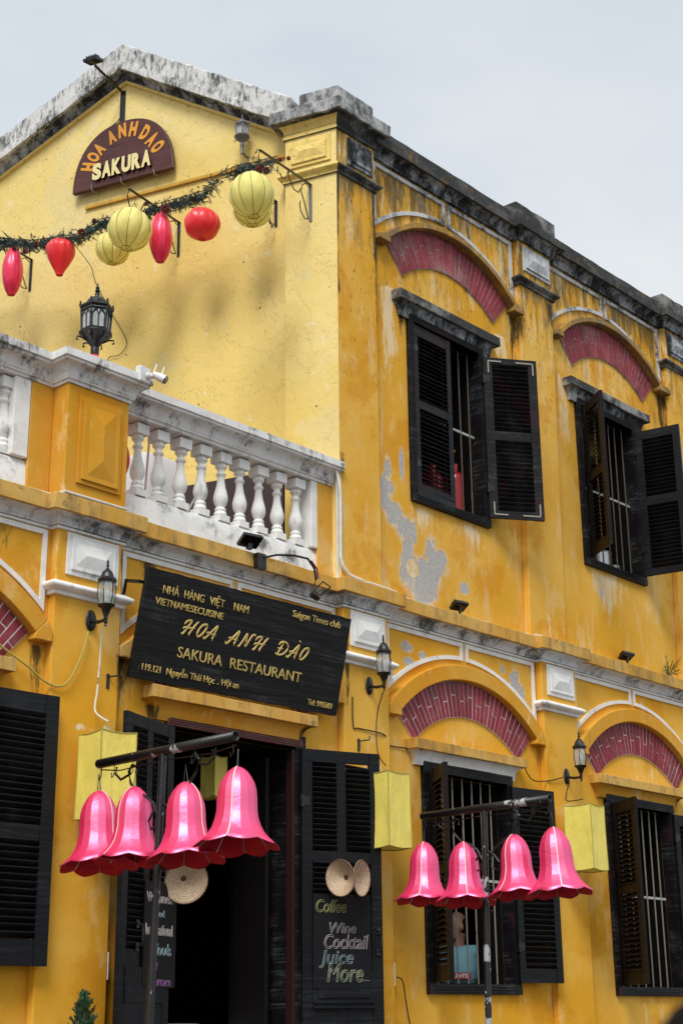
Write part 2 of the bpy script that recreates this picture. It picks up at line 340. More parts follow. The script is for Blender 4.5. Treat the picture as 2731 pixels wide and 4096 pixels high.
g.col(g.mix(g.ramp(g.noise(60, 4, vec=tcn), .35, .65), (.52, .38, .24), (.68, .53, .37))); g.rough(.6); g.bump(g.noise(90, 3, vec=tcn), .002, .5); M['hat'] = g.m
M['hat_rib'] = plain('hat rib', (.10, .04, .02), .6)
M['conduit'] = plain('white conduit', (.68, .68, .64), .5, var=.08)
M['plastic'] = plain('white plastic', (.72, .72, .72), .35)
M['lens'] = plain('black lens', (.006, .006, .008), .12)
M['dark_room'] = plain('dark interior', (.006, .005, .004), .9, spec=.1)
M['room_brown'] = plain('dark brown interior', (.02, .012, .010), .7)
M['brown_dado'] = plain('brown dado paint', (.032, .016, .016), .55, bump=.4)
M['cloth'] = plain('white table cloth', (.62, .62, .64), .8)
M['cyl'] = plain('red gas cylinder', (.45, .01, .015), .3, coat=.3)
M['alu'] = plain('aluminium', (.5, .5, .5), .35, 1)
M['leaf'] = plain('conifer green', (.03, .085, .035), .6, var=.4)
M['leaf2'] = plain('leaf green', (.10, .22, .03), .5, var=.3)
M['brownstem'] = plain('brown stem', (.08, .05, .03), .8)
M['skin'] = plain('skin', (.36, .19, .13), .5)
M['hair'] = plain('black hair', (.003, .003, .003), .7, bump=.6, spec=.1)
M['tee'] = plain('blue t-shirt', (.17, .40, .50), .8, var=.05)
M['tee_red'] = plain('red print', (.40, .012, .02), .7)
M['denim'] = plain('trousers', (.03, .04, .06), .8)
M['asphalt'] = plain('asphalt', (.055, .053, .05), .9, bump=.5, var=.2)
M['pave'] = plain('pavement', (.26, .24, .21), .85, bump=.5, var=.12)
M['terrace'] = plain('terrace floor', (.30, .22, .17), .8, var=.1)
M['rooftile'] = plain('roof tile', (.16, .08, .05), .85, var=.25, bump=.5)

# ------------------------------------------------------------------ mesh helpers
class MB:
    def __init__(s): s.v = []; s.f = []; s.mi = []
    def add(s, vs, fs, mi=0):
        o = len(s.v); s.v += [tuple(v) for v in vs]; s.f += [tuple(i+o for i in f) for f in fs]; s.mi += [mi]*len(fs); return s
    def box(s, x0, x1, y0, y1, z0, z1, mi=0, T=None):
        vs = [Vector((x, y, z)) for z in (z0, z1) for y in (y0, y1) for x in (x0, x1)]
        if T: vs = [T @ v for v in vs]
        return s.add(vs, [(0, 2, 3, 1), (4, 5, 7, 6), (0, 1, 5, 4), (2, 6, 7, 3), (0, 4, 6, 2), (1, 3, 7, 5)], mi)
    def tube(s, pts, r, n=8, mi=0, cap=True, rs=None):
        pts = [Vector(p) for p in pts]; rings = []
        up = Vector((0, 0, 1))
        for i, p in enumerate(pts):
            d = (pts[min(i+1, len(pts)-1)]-pts[max(i-1, 0)])
            if d.length < 1e-9: d = Vector((0, 0, 1))
            d.normalize(); a = d.cross(up)
            if a.length < .05: a = d.cross(Vector((1, 0, 0)))
            a.normalize(); b = d.cross(a); rr = rs[i] if rs else r
            rings.append([p+(a*math.cos(k*2*PI/n)+b*math.sin(k*2*PI/n))*rr for k in range(n)])
        vs = [v for R in rings for v in R]; fs = []
        for i in range(len(pts)-1):
            for k in range(n): fs.append((i*n+k, i*n+(k+1) % n, (i+1)*n+(k+1) % n, (i+1)*n+k))
        if cap: fs.append(tuple(range(n-1, -1, -1))); fs.append(tuple((len(pts)-1)*n+k for k in range(n)))
        return s.add(vs, fs, mi)
    def lathe(s, prof, n=16, c=(0, 0, 0), mi=0, fn=None, ph=0., cap=False):
        vs = []; fs = []; c = Vector(c)
        for j, (r, z) in enumerate(prof):
            for k in range(n):
                a = k*2*PI/n+ph; rr, zz = (fn(r, z, a) if fn else (r, z))
                vs.append(c+Vector((rr*math.cos(a), rr*math.sin(a), zz)))
        for j in range(len(prof)-1):
            for k in range(n): fs.append((j*n+k, j*n+(k+1) % n, (j+1)*n+(k+1) % n, (j+1)*n+k))
        if cap: fs.append(tuple(range(n-1, -1, -1))); fs.append(tuple((len(prof)-1)*n+k for k in range(n)))
        return s.add(vs, fs, mi)
    def prism(s, poly, a, b, fn, mi=0):
        n = len(poly); vs = [fn(p, a) for p in poly]+[fn(p, b) for p in poly]
        fs = [tuple(range(n-1, -1, -1)), tuple(range(n, 2*n))]+[(i, (i+1) % n, (i+1) % n+n, i+n) for i in range(n)]
        return s.add(vs, fs, mi)
    def build(s, name, mat, parent=None, smooth=False, loc=None, rot=None, ang=40, bevel=0, fix=True):
        me = bpy.data.meshes.new(name); me.from_pydata(s.v, [], s.f)
        for m in (mat if isinstance(mat, (list, tuple)) else [mat]): me.materials.append(m)
        me.polygons.foreach_set('material_index', s.mi)
        if fix:
            bm = bmesh.new(); bm.from_mesh(me); bmesh.ops.recalc_face_normals(bm, faces=bm.faces); bm.to_mesh(me); bm.free()
        if smooth:
            me.polygons.foreach_set('use_smooth', [True]*len(me.polygons)); me.set_sharp_from_angle(angle=math.radians(ang))
        return link(name, me, parent, loc, rot, bevel)
def link(name, me, parent=None, loc=None, rot=None, bevel=0):
    o = bpy.data.objects.new(name, me); COL.objects.link(o)
    if parent: o.parent = parent
    if loc is not None: o.location = loc
    if rot is not None: o.rotation_euler = rot
    if bevel:
        b = o.modifiers.new('bevel', 'BEVEL'); b.width = bevel; b.segments = 2; b.limit_method = 'ANGLE'; b.angle_limit = .6
    return o
def empty(name, loc, label, cat, group=None, rot=(0, 0, 0)):
    o = bpy.data.objects.new(name, None); COL.objects.link(o); o.location = loc; o.rotation_euler = rot; o.empty_display_size = .1
    tag(o, label, cat, group); return o
def tag(o, label=None, cat=None, group=None, kind=None):
    if label: o['label'] = label
    if cat: o['category'] = cat
    if group: o['group'] = group
    if kind: o['kind'] = kind
    return o
def dup(o, loc=None, rot=None, label=None, parent=None):
    c = o.copy(); COL.objects.link(c)
    if parent: c.parent = parent
    for ch in list(o.children): dup(ch, parent=c)
    if loc is not None: c.location = loc
    if rot is not None: c.rotation_euler = rot
    if label: c['label'] = label
    return c

# gable frame: local (t, s, z) with t along the wall away from the street, s outward
GO = Vector((-.2537, 0, 0)); GD = Vector((-.30233, .95320, 0)); GN = Vector((-.95320, -.30233, 0))
GM = Matrix(((GD.x, GN.x, 0, GO.x), (GD.y, GN.y, 0, GO.y), (0, 0, 1, 0), (0, 0, 0, 1)))
GROT = math.atan2(GD.y, GD.x)
def gp(t, s, z): return GO+GD*t+GN*s+Vector((0, 0, z))

def molding(path, prof, seg=.15, jit=.0015, mb=None, mi=0, rs=None):
    """profile (out, z) swept along a plan path with mitred corners"""
    mb = mb or MB(); P = [Vector((p[0], p[1])) for p in path]
    nor = []
    for i in range(len(P)-1):
        d = (P[i+1]-P[i]).normalized(); nor.append(Vector((d.y, -d.x)))
    st = []
    for i, p in enumerate(P):
        if i == 0: m = nor[0]
        elif i == len(P)-1: m = nor[-1]
        else:
            a, b = nor[i-1], nor[i]; m = (a+b); m = m/max(.3, m.length_squared)*2 if m.length > 1e-6 else a
        st.append((p, m))
        if i < len(P)-1:
            L = (P[i+1]-p).length; k = int(L/seg)
            for j in range(1, k): st.append((p.lerp(P[i+1], j/k), nor[i]))
    n = len(prof); vs = []; fs = []
    rnd = random.Random(len(path)*7+int(prof[0][1]*100))
    for p, m in st:
        for o, z in prof:
            jj = rnd.uniform(-jit, jit)
            vs.append((p.x+m.x*(o+jj), p.y+m.y*(o+jj), z+rnd.uniform(-jit, jit)))
    for i in range(len(st)-1):
        for k in range(n): fs.append((i*n+k, i*n+(k+1) % n, (i+1)*n+(k+1) % n, (i+1)*n+k))
    fs.append(tuple(range(n-1, -1, -1))); fs.append(tuple((len(st)-1)*n+k for k in range(n)))
    mb.add(vs, fs, mi); return mb
def cyma(o0, z0, o1, z1, n=6):
    return [(o0+(o1-o0)*(1-math.cos(i/n*PI/2)), z0+(z1-z0)*math.sin(i/n*PI/2)) for i in range(n+1)]
def cove(o0, z0, o1, z1, n=6):      # concave quarter: rises first, then swings out
    return [(o0+(o1-o0)*(1-math.cos(i/n*PI/2)), z0+(z1-z0)*math.sin(i/n*PI/2)) for i in range(n+1)]
def wall(mb, x0, x1, z0, z1, y0, y1, ops, mi=0):
    ops = sorted(ops); x = x0
    for a, b, c, d in ops:
        mb.box(x, a, y0, y1, z0, z1, mi)
        if c > z0: mb.box(a, b, y0, y1, z0, c, mi)
        mb.box(a, b, y0, y1, d, z1, mi); x = b
    mb.box(x, x1, y0, y1, z0, z1, mi); return mb
XZ = lambda p, y: Vector((p[0], y, p[1]))
def strip(mb, pts, w, y0, y1, closed=True, mi=0, fn=XZ):
    n = len(pts); P = [Vector(p) for p in pts]; inn = []
    for i in range(n):
        a = P[i-1] if (closed or i) else P[i]; b = P[(i+1) % n] if (closed or i < n-1) else P[i]
        d1 = (P[i]-a); d2 = (b-P[i])
        d1 = d1.normalized() if d1.length > 1e-9 else d2.normalized(); d2 = d2.normalized() if d2.length > 1e-9 else d1
        n1 = Vector((-d1.y, d1.x)); n2 = Vector((-d2.y, d2.x)); m = n1+n2; m = m/max(.4, m.length_squared)*2; inn.append(P[i]+m*w)
    Q = list(P)+[P[0]] if closed else list(P); I = list(inn)+[inn[0]] if closed else list(inn)
    band(mb, Q, I, y0, y1, mi, fn)
    return mb
def arc(cx, cz, r, a0, a1, n=16):   # angle from vertical, + to the right
    return [(cx+r*math.sin(a0+(a1-a0)*i/n), cz+r*math.cos(a0+(a1-a0)*i/n)) for i in range(n+1)]

def band(mb, outer, inner, y0, y1, mi=0, fn=XZ):
    n = len(outer); vs = [fn(p, y) for y in (y0, y1) for L in (outer, inner) for p in L]
    a, b, c, d = 0, n, 2*n, 3*n; fs = []
    for k in range(n-1):
        fs += [(a+k, a+k+1, b+k+1, b+k), (c+k, d+k, d+k+1, c+k+1), (a+k, c+k, c+k+1, a+k+1), (b+k, b+k+1, d+k+1, d+k)]
    fs += [(a, b, d, c), (a+n-1, c+n-1, d+n-1, b+n-1)]
    return mb.add(vs, fs, mi)

# ------------------------------------------------------------------ setting
mb = MB(); mb.box(-400, 400, -400, 0.6, -.3, 0); tag(mb.build('street', M['asphalt']), kind='structure')
mb = MB(); mb.box(-60, 60, -1.75, .02, .004, .13); tag(mb.build('pavement', M['pave'], bevel=.01), kind='structure')
mb = MB(); mb.box(-400, 400, .6, 400, -.3, -.02); tag(mb.build('ground', M['asphalt']), kind='structure')

# ------------------------------------------------------------------ the building
BL = empty('restaurant_building', (0, 0, 0), 'two storey ochre colonial shophouse with arched windows, black shutters and a white balustrade', 'building')
PIL = [(-3.13, -2.57), (-.31, .23), (2.40, 2.95), (5.12, 5.67)]
WX = [(-4.85, -3.62), (.76, 1.85), (3.48, 4.57)]
low_ops = [(WX[0][0], WX[0][1], 1.89, 3.56), (-2.02, -.81, .75, 3.57), (WX[1][0], WX[1][1], 1.89, 3.56), (WX[2][0], WX[2][1], 1.89, 3.56)]
wall(MB(), -9, 9, .13, 4.80, 0, .30, low_ops).build('wall', M['wall_lo'], BL)
up_ops = [(.72, 1.71, 5.97, 7.64), (3.41, 4.415, 5.97, 7.64)]
wall(MB(), .10, 9, 4.80, 9.15, 0, .30, up_ops).build('wall', M['wall_hi'], BL)
for i, (a, b) in enumerate(PIL):
    mb = MB(); mb.box(a, b, -.07, -.001, .13, 4.775); mb.build('pilaster', M['wall_lo'], BL, bevel=.008)
# upper pilasters, slightly out of plumb like the old wall
def pil_up(x0b, x1b, x0t, x1t, zb, zt):
    mb = MB(); vs = [Vector(v) for v in [(x0b, -.07, zb), (x1b, -.07, zb), (x1b, 0-.001, zb), (x0b, -.001, zb), (x0t, -.07, zt), (x1t, -.07, zt), (x1t, -.001, zt), (x0t, -.001, zt)]]
    mb.add(vs, [(3, 2, 1, 0), (4, 5, 6, 7), (0, 1, 5, 4), (1, 2, 6, 5), (2, 3, 7, 6), (3, 0, 4, 7)]); mb.build('pilaster', M['wall_hi'], BL, bevel=.008)
pil_up(2.26, 2.85, 2.40, 2.96, 4.96, 9.14); pil_up(5.0, 5.6, 5.22, 5.8, 4.96, 9.14)
# corner pier: facade face ochre, gable face pale yellow
cx = -.331
mb = MB(); poly = [(cx, -.07), (.17, -.07), (.17, .3), (0.1, .3), tuple((gp(.46, -.2, 0))[:2]), tuple(gp(.46, .095, 0)[:2])]
mb.prism(poly, 4.80, 9.16, lambda p, z: Vector((p[0], p[1], z)))
o = mb.build('corner_pier', [M['wall_hi'], M['pale']], BL)
for p in o.data.polygons:
    if p.normal.dot(GN) > .8: p.material_index = 1
# gable wall
rk = [(6.6, 8.26), (3.70, 9.66), (2.24, 10.36), (.50, 9.29)]
mb = MB(); poly = [(.5, 4.8), (6.6, 4.8)]+rk+[(.5, 9.30)]
mb.prism(poly, -.2, 0, lambda p, s: gp(p[0], s, p[1])); mb.build('gable_wall', M['pale'], BL)
mb = MB(); mb.box(.462, 2.65, -.001, .028, 9.04, 9.075, T=GM); mb.build('string_course', M['mould_line'], BL, bevel=.005)
# raking coping
def rake(prof, name, mat, path, jit=.003, **k):
    mb = MB(); st = []
    for i in range(len(path)-1):
        a, b = Vector(path[i]), Vector(path[i+1]); n = max(2, int((b-a).length/.07))
        st += [a.lerp(b, j/n) for j in range(n+(i == len(path)-2))]
    n = len(prof); vs = []; fs = []
    for q in st:
        for s, h in prof: vs.append(gp(q.x, s+random.uniform(-jit, jit), q.y+h+random.uniform(-jit, jit)))
    for i in range(len(st)-1):
        for j in range(n): fs.append((i*n+j, i*n+(j+1) % n, (i+1)*n+(j+1) % n, (i+1)*n+j))
    fs.append(tuple(range(n))); fs.append(tuple((len(st)-1)*n+j for j in range(n)))
    mb.add(vs, fs); return mb.build(name, mat, BL, smooth=True, ang=35)
RK = [(6.6, 8.29), (3.70, 9.68), (2.24, 10.37), (.55, 9.32)]
rake([(0, -.035), (.032, -.035), (.032, -.004), (0, -.004)], 'rake_bead', M['pale2'], RK, .001)
rake([(0, -.002), (.035, 0), (.045, .022)]+[(.045+.075*(i/5), .022+.035*math.sin(i/5*PI/2)) for i in range(1, 6)]+[(-.18, .058)], 'rake_cove', M['mould_w'], RK, .002)
RK2 = RK[:3]+[(.40, 9.225)]
rake([(-.25, .06), (.155, .06), (.155, .145), (.13, .152), (.128, .345), (.10, .37), (-.25, .385)], 'coping', M['coping'], RK2, .006)
# terrace floor, roof behind
mb = MB(); mb.box(-9, .05, .302, 7, 4.78, 4.97); mb.build('terrace_floor', M['terrace'], BL)
mb = MB(); mb.box(.3, 9, .32, 9, 9.0, 9.12); mb.build('roof', M['rooftile'], BL)
# brown dado along the foot of the gable wall
mb = MB(); mb.box(.50, 1.48, .002, .05, 4.97, 6.02, T=GM); mb.build('dado_panel', M['brown_dado'], BL, bevel=.006)

# lower cornice: fascia + cove + bead, breaking forward over every pilaster
def plan(x0, x1, pils, y=-.07):
    p = [(x0, 0)]
    for a, b in pils:
        if x0 < a and b < x1: p += [(a, 0), (a, y), (b, y), (b, 0)]
    return p+[(x1, 0)]
PL = plan(-9, 9, PIL)
molding(PL, [(0, 4.845), (.115, 4.845), (.118, 4.955), (0, 4.962)], jit=.0025).build('cornice', M['edge'], BL, smooth=True, ang=35, bevel=.004)
molding(PL, [(0, 4.772), (.022, 4.772), (.022, 4.788)]+cove(.026, 4.790, .095, 4.843)+[(0, 4.843)]).build('cornice_cove', M['cove'], BL, smooth=True, ang=40)
molding(PL, [(0, 4.745), (.016, 4.748), (.016, 4.766), (0, 4.770)]).build('cornice_bead', M['white'], BL, smooth=True)
# torus and panel on every lower pilaster
def torus(o0, z0, z1, n=8): return [(0, z0)]+[(o0*math.sin(i/n*PI)**.6, z0+(z1-z0)*i/n) for i in range(1, n)]+[(0, z1)]
def raised_panel(x0, x1, z0, z1, y, mat, name='panel', T=None, cut=.75):
    mb = MB(); mb.box(x0, x1, y-.016, y-.001, z0, z1, T=T)
    a = .035; mb.box(x0+a, x1-a, y-.03, y-.0165, z0+a, z1-a, T=T)
    X0, X1, Z0, Z1, Y = x0+a+.03, x1-a-.03, z0+a+.03, z1-a-.03, y-.0305
    w, h = X1-X0, Z1-Z0; r = min(w, h)*.5; zc, xc = (Z0+Z1)/2, (X0+X1)/2
    if w > h: ri = [(X0+r*.95, zc), (X1-r*.95, zc)]
    else: ri = [(xc, Z0+r*.95), (xc, Z1-r*.95)]
    v = [Vector((X0, Y, Z0)), Vector((X1, Y, Z0)), Vector((X1, Y, Z1)), Vector((X0, Y, Z1)), Vector((ri[0][0], Y-.018, ri[0][1])), Vector((ri[1][0], Y-.018, ri[1][1]))]
    if T: v = [T @ q for q in v]
    mb.add(v, [(0, 1, 5, 4), (1, 2, 5), (2, 3, 4, 5), (3, 0, 4)] if w > h else [(0, 1, 4), (1, 2, 5, 4), (2, 3, 5), (3, 0, 4, 5)])
    return mb.build(name, mat, BL, bevel=.003)
for a, b in PIL:
    pp = [(a, 0), (a, -.07), (b, -.07), (b, 0)]
    molding(pp, [(0, 4.29), (.02, 4.295), (.022, 4.318), (.03, 4.32)]+[(.03+.035*math.sin(i/6*PI), 4.32+.065*i/6) for i in range(1, 6)]+[(.03, 4.385), (0, 4.39)]).build('pilaster_band', M['white_clean'], BL, smooth=True, ang=50)
    raised_panel(a+.075, b-.045, 4.445, 4.735, -.07, M['white_clean'])
# door, window label mouldings (shelf + cove)
def shelf(x0, x1, zt, fh, ch, o, mats, y=0):
    pp = [(x0, y+.0), (x0, y-.02), (x1, y-.02), (x1, y)]
    molding(pp, [(0, zt-fh), (o, zt-fh), (o, zt), (0, zt+.006)], jit=.002).build('window_shelf', mats[0], BL, smooth=True, ang=35, bevel=.004)
    molding(pp, [(0, zt-fh-ch), (.012, zt-fh-ch), (.014, zt-fh-ch+.02)]+cove(.016, zt-fh-ch+.022, o-.02, zt-fh-.002)+[(0, zt-fh-.002)], jit=.001).build('shelf_cove', mats[1], BL, smooth=True, ang=40)
shelf(.60, 1.94, 3.80, .085, .115, .10, (M['edge'], M['white_clean']))
shelf(3.30, 4.68, 3.80, .085, .115, .10, (M['edge'], M['trim']))
shelf(-4.95, -3.53, 3.80, .085, .115, .10, (M['edge'], M['trim']))
shelf(-2.20, -.78, 3.81, .085, .13, .11, (M['edge'], M['trim']))
shelf(.55, 1.86, 7.86, .09, .13, .09, (M['mould'], M['mould_w']))
shelf(3.25, 4.58, 7.86, .09, .13, .09, (M['mould'], M['mould_w']))

# brick arches: mortar bed > bricks, hood band, thin white frames
brick_meshes = {}
def brick_arch(cx, cz, R, r, A, n, mats, gj=.0095):
    mb = MB(); N_ = 24; o_ = arc(cx, cz, R, -A, A, N_); i_ = arc(cx, cz, r, -A, A, N_)
    band(mb, o_, i_, -.014, -.001)
    bed = mb.build('brick_arch', mats[1], BL)
    da = 2*A/n; key = (R, r, n)
    def wedge(r0, r1, w):
        mb = MB(); h = w/2
        rj = lambda: random.uniform(-.0012, .0012)
        mb.prism([(-math.sin(h)*r0, math.cos(h)*r0), (math.sin(h)*r0, math.cos(h)*r0), (math.sin(h)*r1, math.cos(h)*r1), (-math.sin(h)*r1, math.cos(h)*r1)], -.0175, -.012, XZ)
        bm = mb.build('brick', mats[0], None, bevel=0); me = bm.data; bpy.data.objects.remove(bm); return me
    if key not in brick_meshes:
        gm = .006/((R+r)/2)
        g2 = gj/2; w = da-gj/((R+r)/2)
        brick_meshes[key] = [wedge(r+.004, R-.004, w), wedge(r+.004, r+(R-r)*.46-g2, w), wedge(r+(R-r)*.46+g2, R-.004, w), wedge(r+.004, r+(R-r)*.62-g2, w), wedge(r+(R-r)*.62+g2, R-.004, w)]
    ms = brick_meshes[key]
    for k in range(n):
        a = -A+da*(k+.5); use = [0] if k % 2 else ([1, 2] if k % 4 else [3, 4])
        for q in use:
            o = bpy.data.objects.new('brick', ms[q]); COL.objects.link(o); o.parent = bed
            o.location = (cx, random.uniform(-.002, .001), cz); o.rotation_euler = (0, a+random.uniform(-.001, .001), 0)
            o.scale = (1, 1, 1)
def hood(cx, cz, R0, R1, A, foot, zf, mat, y=-.055, fh=.075):
    mb = MB(); N_ = 28; o_ = arc(cx, cz, R1, -A, A, N_); i_ = arc(cx, cz, R0, -A, A, N_)
    band(mb, o_, i_, y, -.001)
    for sgn in (-1, 1):
        xi = i_[-1][0] if sgn > 0 else i_[0][0]; xo = foot[1] if sgn > 0 else foot[0]
        zt = o_[-1][1]
        mb.prism([(xi-sgn*.01, zf), (xo, zf), (xo, zf+fh), (o_[-1 if sgn > 0 else 0][0]-sgn*.0, zt), (xi, i_[-1][1])], y-.002, -.001, XZ)
    return mb.build('arch_hood', mat, BL, smooth=True, ang=30, bevel=.006)
def spandrels(cx, cz, R, x0, x1, zt, mat, w=.034, y=-.018, gap=.022, open_left=False):
    for sgn, xe in ((-1, x0), (1, x1)):
        dx = abs(xe-cx); a_end = math.asin(min(.999, dx/R)); ze = cz+math.sqrt(max(0, R*R-dx*dx)); a0 = math.asin(gap/R)
        pts = [(cx+sgn*gap, zt), (xe, zt), (xe, ze)]+[(cx+sgn*R*math.sin(a), cz+R*math.cos(a)) for a in [a_end+(a0-a_end)*i/14 for i in range(1, 15)]]
        mb = MB(); strip(mb, pts, w if sgn < 0 else -w, y, -.001)
        mb.build('panel_frame', mat, BL, smooth=True, ang=35)
lowm = (M['brick'], M['mortar']); upm = (M['brick_old'], M['mortar_old'])
for c, kw in ((1.32, (.235, 2.395)), (4.04, (2.955, 5.115)), (-4.21, (-5.3, -3.135)), (-1.44, (-2.565, -.315))):
    brick_arch(c, 3.033, 1.352, 1.045, math.radians(43.5), 31, lowm)
    hood(c, 3.033, 1.357, 1.487, math.radians(44), kw, 3.965, M['trim'], y=-.08)
    spandrels(c, 3.033, 1.545, kw[0]+.04, kw[1]-.035, 4.735, M['white_clean'])
for c, kw in ((1.295, (.20, 2.40)), (4.03, (2.97, 5.2))):
    brick_arch(c, 7.29, 1.39, 1.03, math.radians(41.5), 30, upm, .009)
    hood(c, 7.29, 1.395, 1.452, math.radians(42.5), kw, 8.265, M['trim_hi'], y=-.10, fh=.055)
    spandrels(c, 7.29, 1.55, kw[0]+.02, kw[1]-.05, 9.09, M['line_hi'], w=.038)

# upper crown: pier caps break forward
xa = [(0.17, 0), (2.40, 0), (2.40, -.07), (2.96, -.07), (2.96, 0), (5.22, 0), (5.22, -.07), (5.8, -.07), (5.8, 0), (9, 0)]
molding(xa, [(0, 9.125), (.03, 9.125), (.03, 9.15)]+cove(.035, 9.152, .10, 9.215)+[(0, 9.215)], jit=.002).build('crown_cove', M['mould_w'], BL, smooth=True, ang=40)
molding(xa, [(-.3, 9.216), (.125, 9.216), (.125, 9.30), (.10, 9.315), (.05, 9.33), (.048, 9.44), (-.3, 9.45)], jit=.003, seg=.12).build('parapet', M['mould_o'], BL, smooth=True, ang=30)
for a, b in ((2.27, 2.84), (5.1, 5.66)):
    molding([(a+.1, .25), (a+.1, -.07), (b+.07, -.07), (b+.07, .25)], [(-.3, 9.30), (.07, 9.30), (.065, 9.505), (-.3, 9.51)], jit=.006, seg=.1).build('parapet_block', M['mould'], BL, smooth=True, ang=30)
# corner pier entablature
cap = [tuple(gp(.46, -.1, 0)[:2]), tuple(gp(.46, .095, 0)[:2]), (-.331, -.07), (.17, -.07), (.17, .15)]
def pal2(o, a=0, b=1):
    for p in o.data.polygons:
        p.material_index = b if p.normal.dot(GN) > .45 and p.normal.dot(GN) > -p.normal.y*.95 else a
pal2(molding(cap, [(0, 9.15), (.018, 9.15), (.02, 9.175), (.008, 9.18), (.008, 9.20)]+cove(.012, 9.202, .085, 9.285)+[(0, 9.285)], jit=.001).build('pier_cove', [M['mould'], M['pale2']], BL, smooth=True, ang=40))
molding(cap, [(-.06, 9.286), (.11, 9.286), (.112, 9.40), (-.06, 9.42)], jit=.005, seg=.06).build('pier_cap', M['coping_d'], BL, smooth=True, ang=30)
mb = MB(); mb.prism([tuple(gp(.30, -.25, 0)[:2]), tuple(gp(.30, .155, 0)[:2]), (-.36, -.12), (.13, -.12), (.13, .3)], 9.40, 9.565, lambda p, z: Vector((p[0], p[1], z+random.uniform(-.008, .008)))); mb.build('pier_block', M['coping_d'], BL, bevel=.02)
pal2(molding(cap, [(0, 8.70), (.02, 8.70), (.022, 8.725), (.03, 8.73)]+[(.03+.03*math.sin(i/6*PI), 8.73+.06*i/6) for i in range(1, 6)]+[(.03, 8.79), (0, 8.80)], jit=.001).build('pier_band', [M['mould'], M['pale2']], BL, smooth=True, ang=50))
raised_panel(-.19, .14, 8.845, 9.115, -.07, M['mould_w'])
GT = GM @ Matrix(((-1, 0, 0, 0), (0, -1, 0, 0), (0, 0, 1, 0), (0, 0, 0, 1)))     # local x = -t, local y = -s
raised_panel(-.425, -.01, 8.84, 9.11, -.095, M['pale2'], T=GT)
for a, b in ((2.38, 2.96), (5.18, 5.78)):
    raised_panel(a+.075, b-.04, 8.80, 9.08, -.07, stained_white('panel white mould', (.60, .62, .64), .95, lo=.47, hi=.64, dark=(.03, .032, .035)) if a < 3 else M['mould_w'])
    molding([(a, 0), (a, -.07), (b, -.07), (b, 0)], [(0, 8.62), (.02, 8.62), (.022, 8.645), (.03, 8.65)]+[(.03+.03*math.sin(i/6*PI), 8.65+.06*i/6) for i in range(1, 6)]+[(.03, 8.71), (0, 8.715)], jit=.001).build('pilaster_band', M['mould'], BL, smooth=True, ang=50)

# ---------------------------------------------------------------- balustrade on the terrace edge
def baluster_mesh():
    mb = MB()
    mb.box(-.058, .058, -.058, .058, .475, .55); mb.box(-.052, .052, -.052, .052, 0, .05)
    pr = [(.040, .05), (.050, .06), (.046, .078), (.038, .085), (.044, .095), (.042, .108), (.032, .118), (.036, .13), (.048, .15), (.056, .18), (.056, .205), (.047, .245), (.036, .285), (.029, .33), (.027, .36), (.030, .37),
          (.038, .378), (.038, .392), (.028, .40), (.026, .415), (.032, .43), (.046, .442), (.046, .455), (.036, .465), (.040, .475)]
    mb.lathe(pr, 20)
    return mb.build('baluster', M['white_clean'], None, smooth=True, ang=50)
b0 = baluster_mesh(); bme = b0.data; bpy.data.objects.remove(b0)
BX = [-2.341, -2.143, -1.937, -1.729, -1.520, -1.316, -1.114, -.907, -.700]
BAL = [-3.51, -3.715, -3.92]
plinth = lambda x0, x1: molding([(x0, .2), (x0, -.0), (x1, -.0), (x1, .2)] if 0 else [(x0, 0), (x1, 0)], [(-.2, 4.963), (-.01, 4.963), (-.018, 5.15), (-.04, 5.195), (-.20, 5.205)], jit=.004, seg=.08)
plinth(-2.63, -.30).build('balustrade_plinth', M['white'], BL, smooth=True, ang=30)
plinth(-9, -3.17).build('balustrade_plinth', M['white'], BL, smooth=True, ang=30)
for x in BX+BAL:
    link('baluster', bme, BL, (x, .08, 5.20), (random.uniform(-.012, .012), random.uniform(-.012, .012), random.uniform(-.06, .06)))
for a, b, z, m_ in ((-.60, -.53, 5.2, 'white_clean'), (-3.49, -3.36, 5.2, 'white_clean'), (-.529, -.30, 4.963, 'trim_lo'), (-3.355, -3.171, 4.963, 'trim_lo')):
    mb = MB(); mb.box(a, b, -.003, .16, z, 5.765); mb.build('end_post', M[m_], BL, bevel=.006)
mb = MB(); mb.box(-3.17, -2.635, -.16, .16, 4.963, 5.765); mb.build('pedestal', M['trim'], BL, bevel=.008)
mb = MB(); mb.box(-3.075, -2.70, -.176, -.161, 5.06, 5.70); mb.box(-3.045, -2.73, -.19, -.1765, 5.09, 5.67)
v = [(-3.0, -.1905, 5.13), (-2.77, -.1905, 5.13), (-2.77, -.1905, 5.63), (-3.0, -.1905, 5.63), (-2.885, -.212, 5.25), (-2.885, -.212, 5.51)]
mb.add([Vector(q) for q in v], [(0, 1, 4), (1, 2, 5, 4), (2, 3, 5), (3, 0, 4, 5)]); mb.build('panel', M['trim'], BL, bevel=.003)
rp = [(-9, 0), (-3.17, 0), (-3.17, -.16), (-2.635, -.16), (-2.635, 0), (-.315, 0)]
molding(rp, [(-.22, 5.766), (.012, 5.766), (.014, 5.786), (.028, 5.79), (.030, 5.806)]+cove(.032, 5.808, .088, 5.885)+[(.10, 5.888), (.10, 5.905), (.115, 5.91), (.115, 5.965), (.09, 5.978), (-.22, 5.985)], jit=.002, seg=.1).build('rail', M['rail'], BL, smooth=True, ang=35)

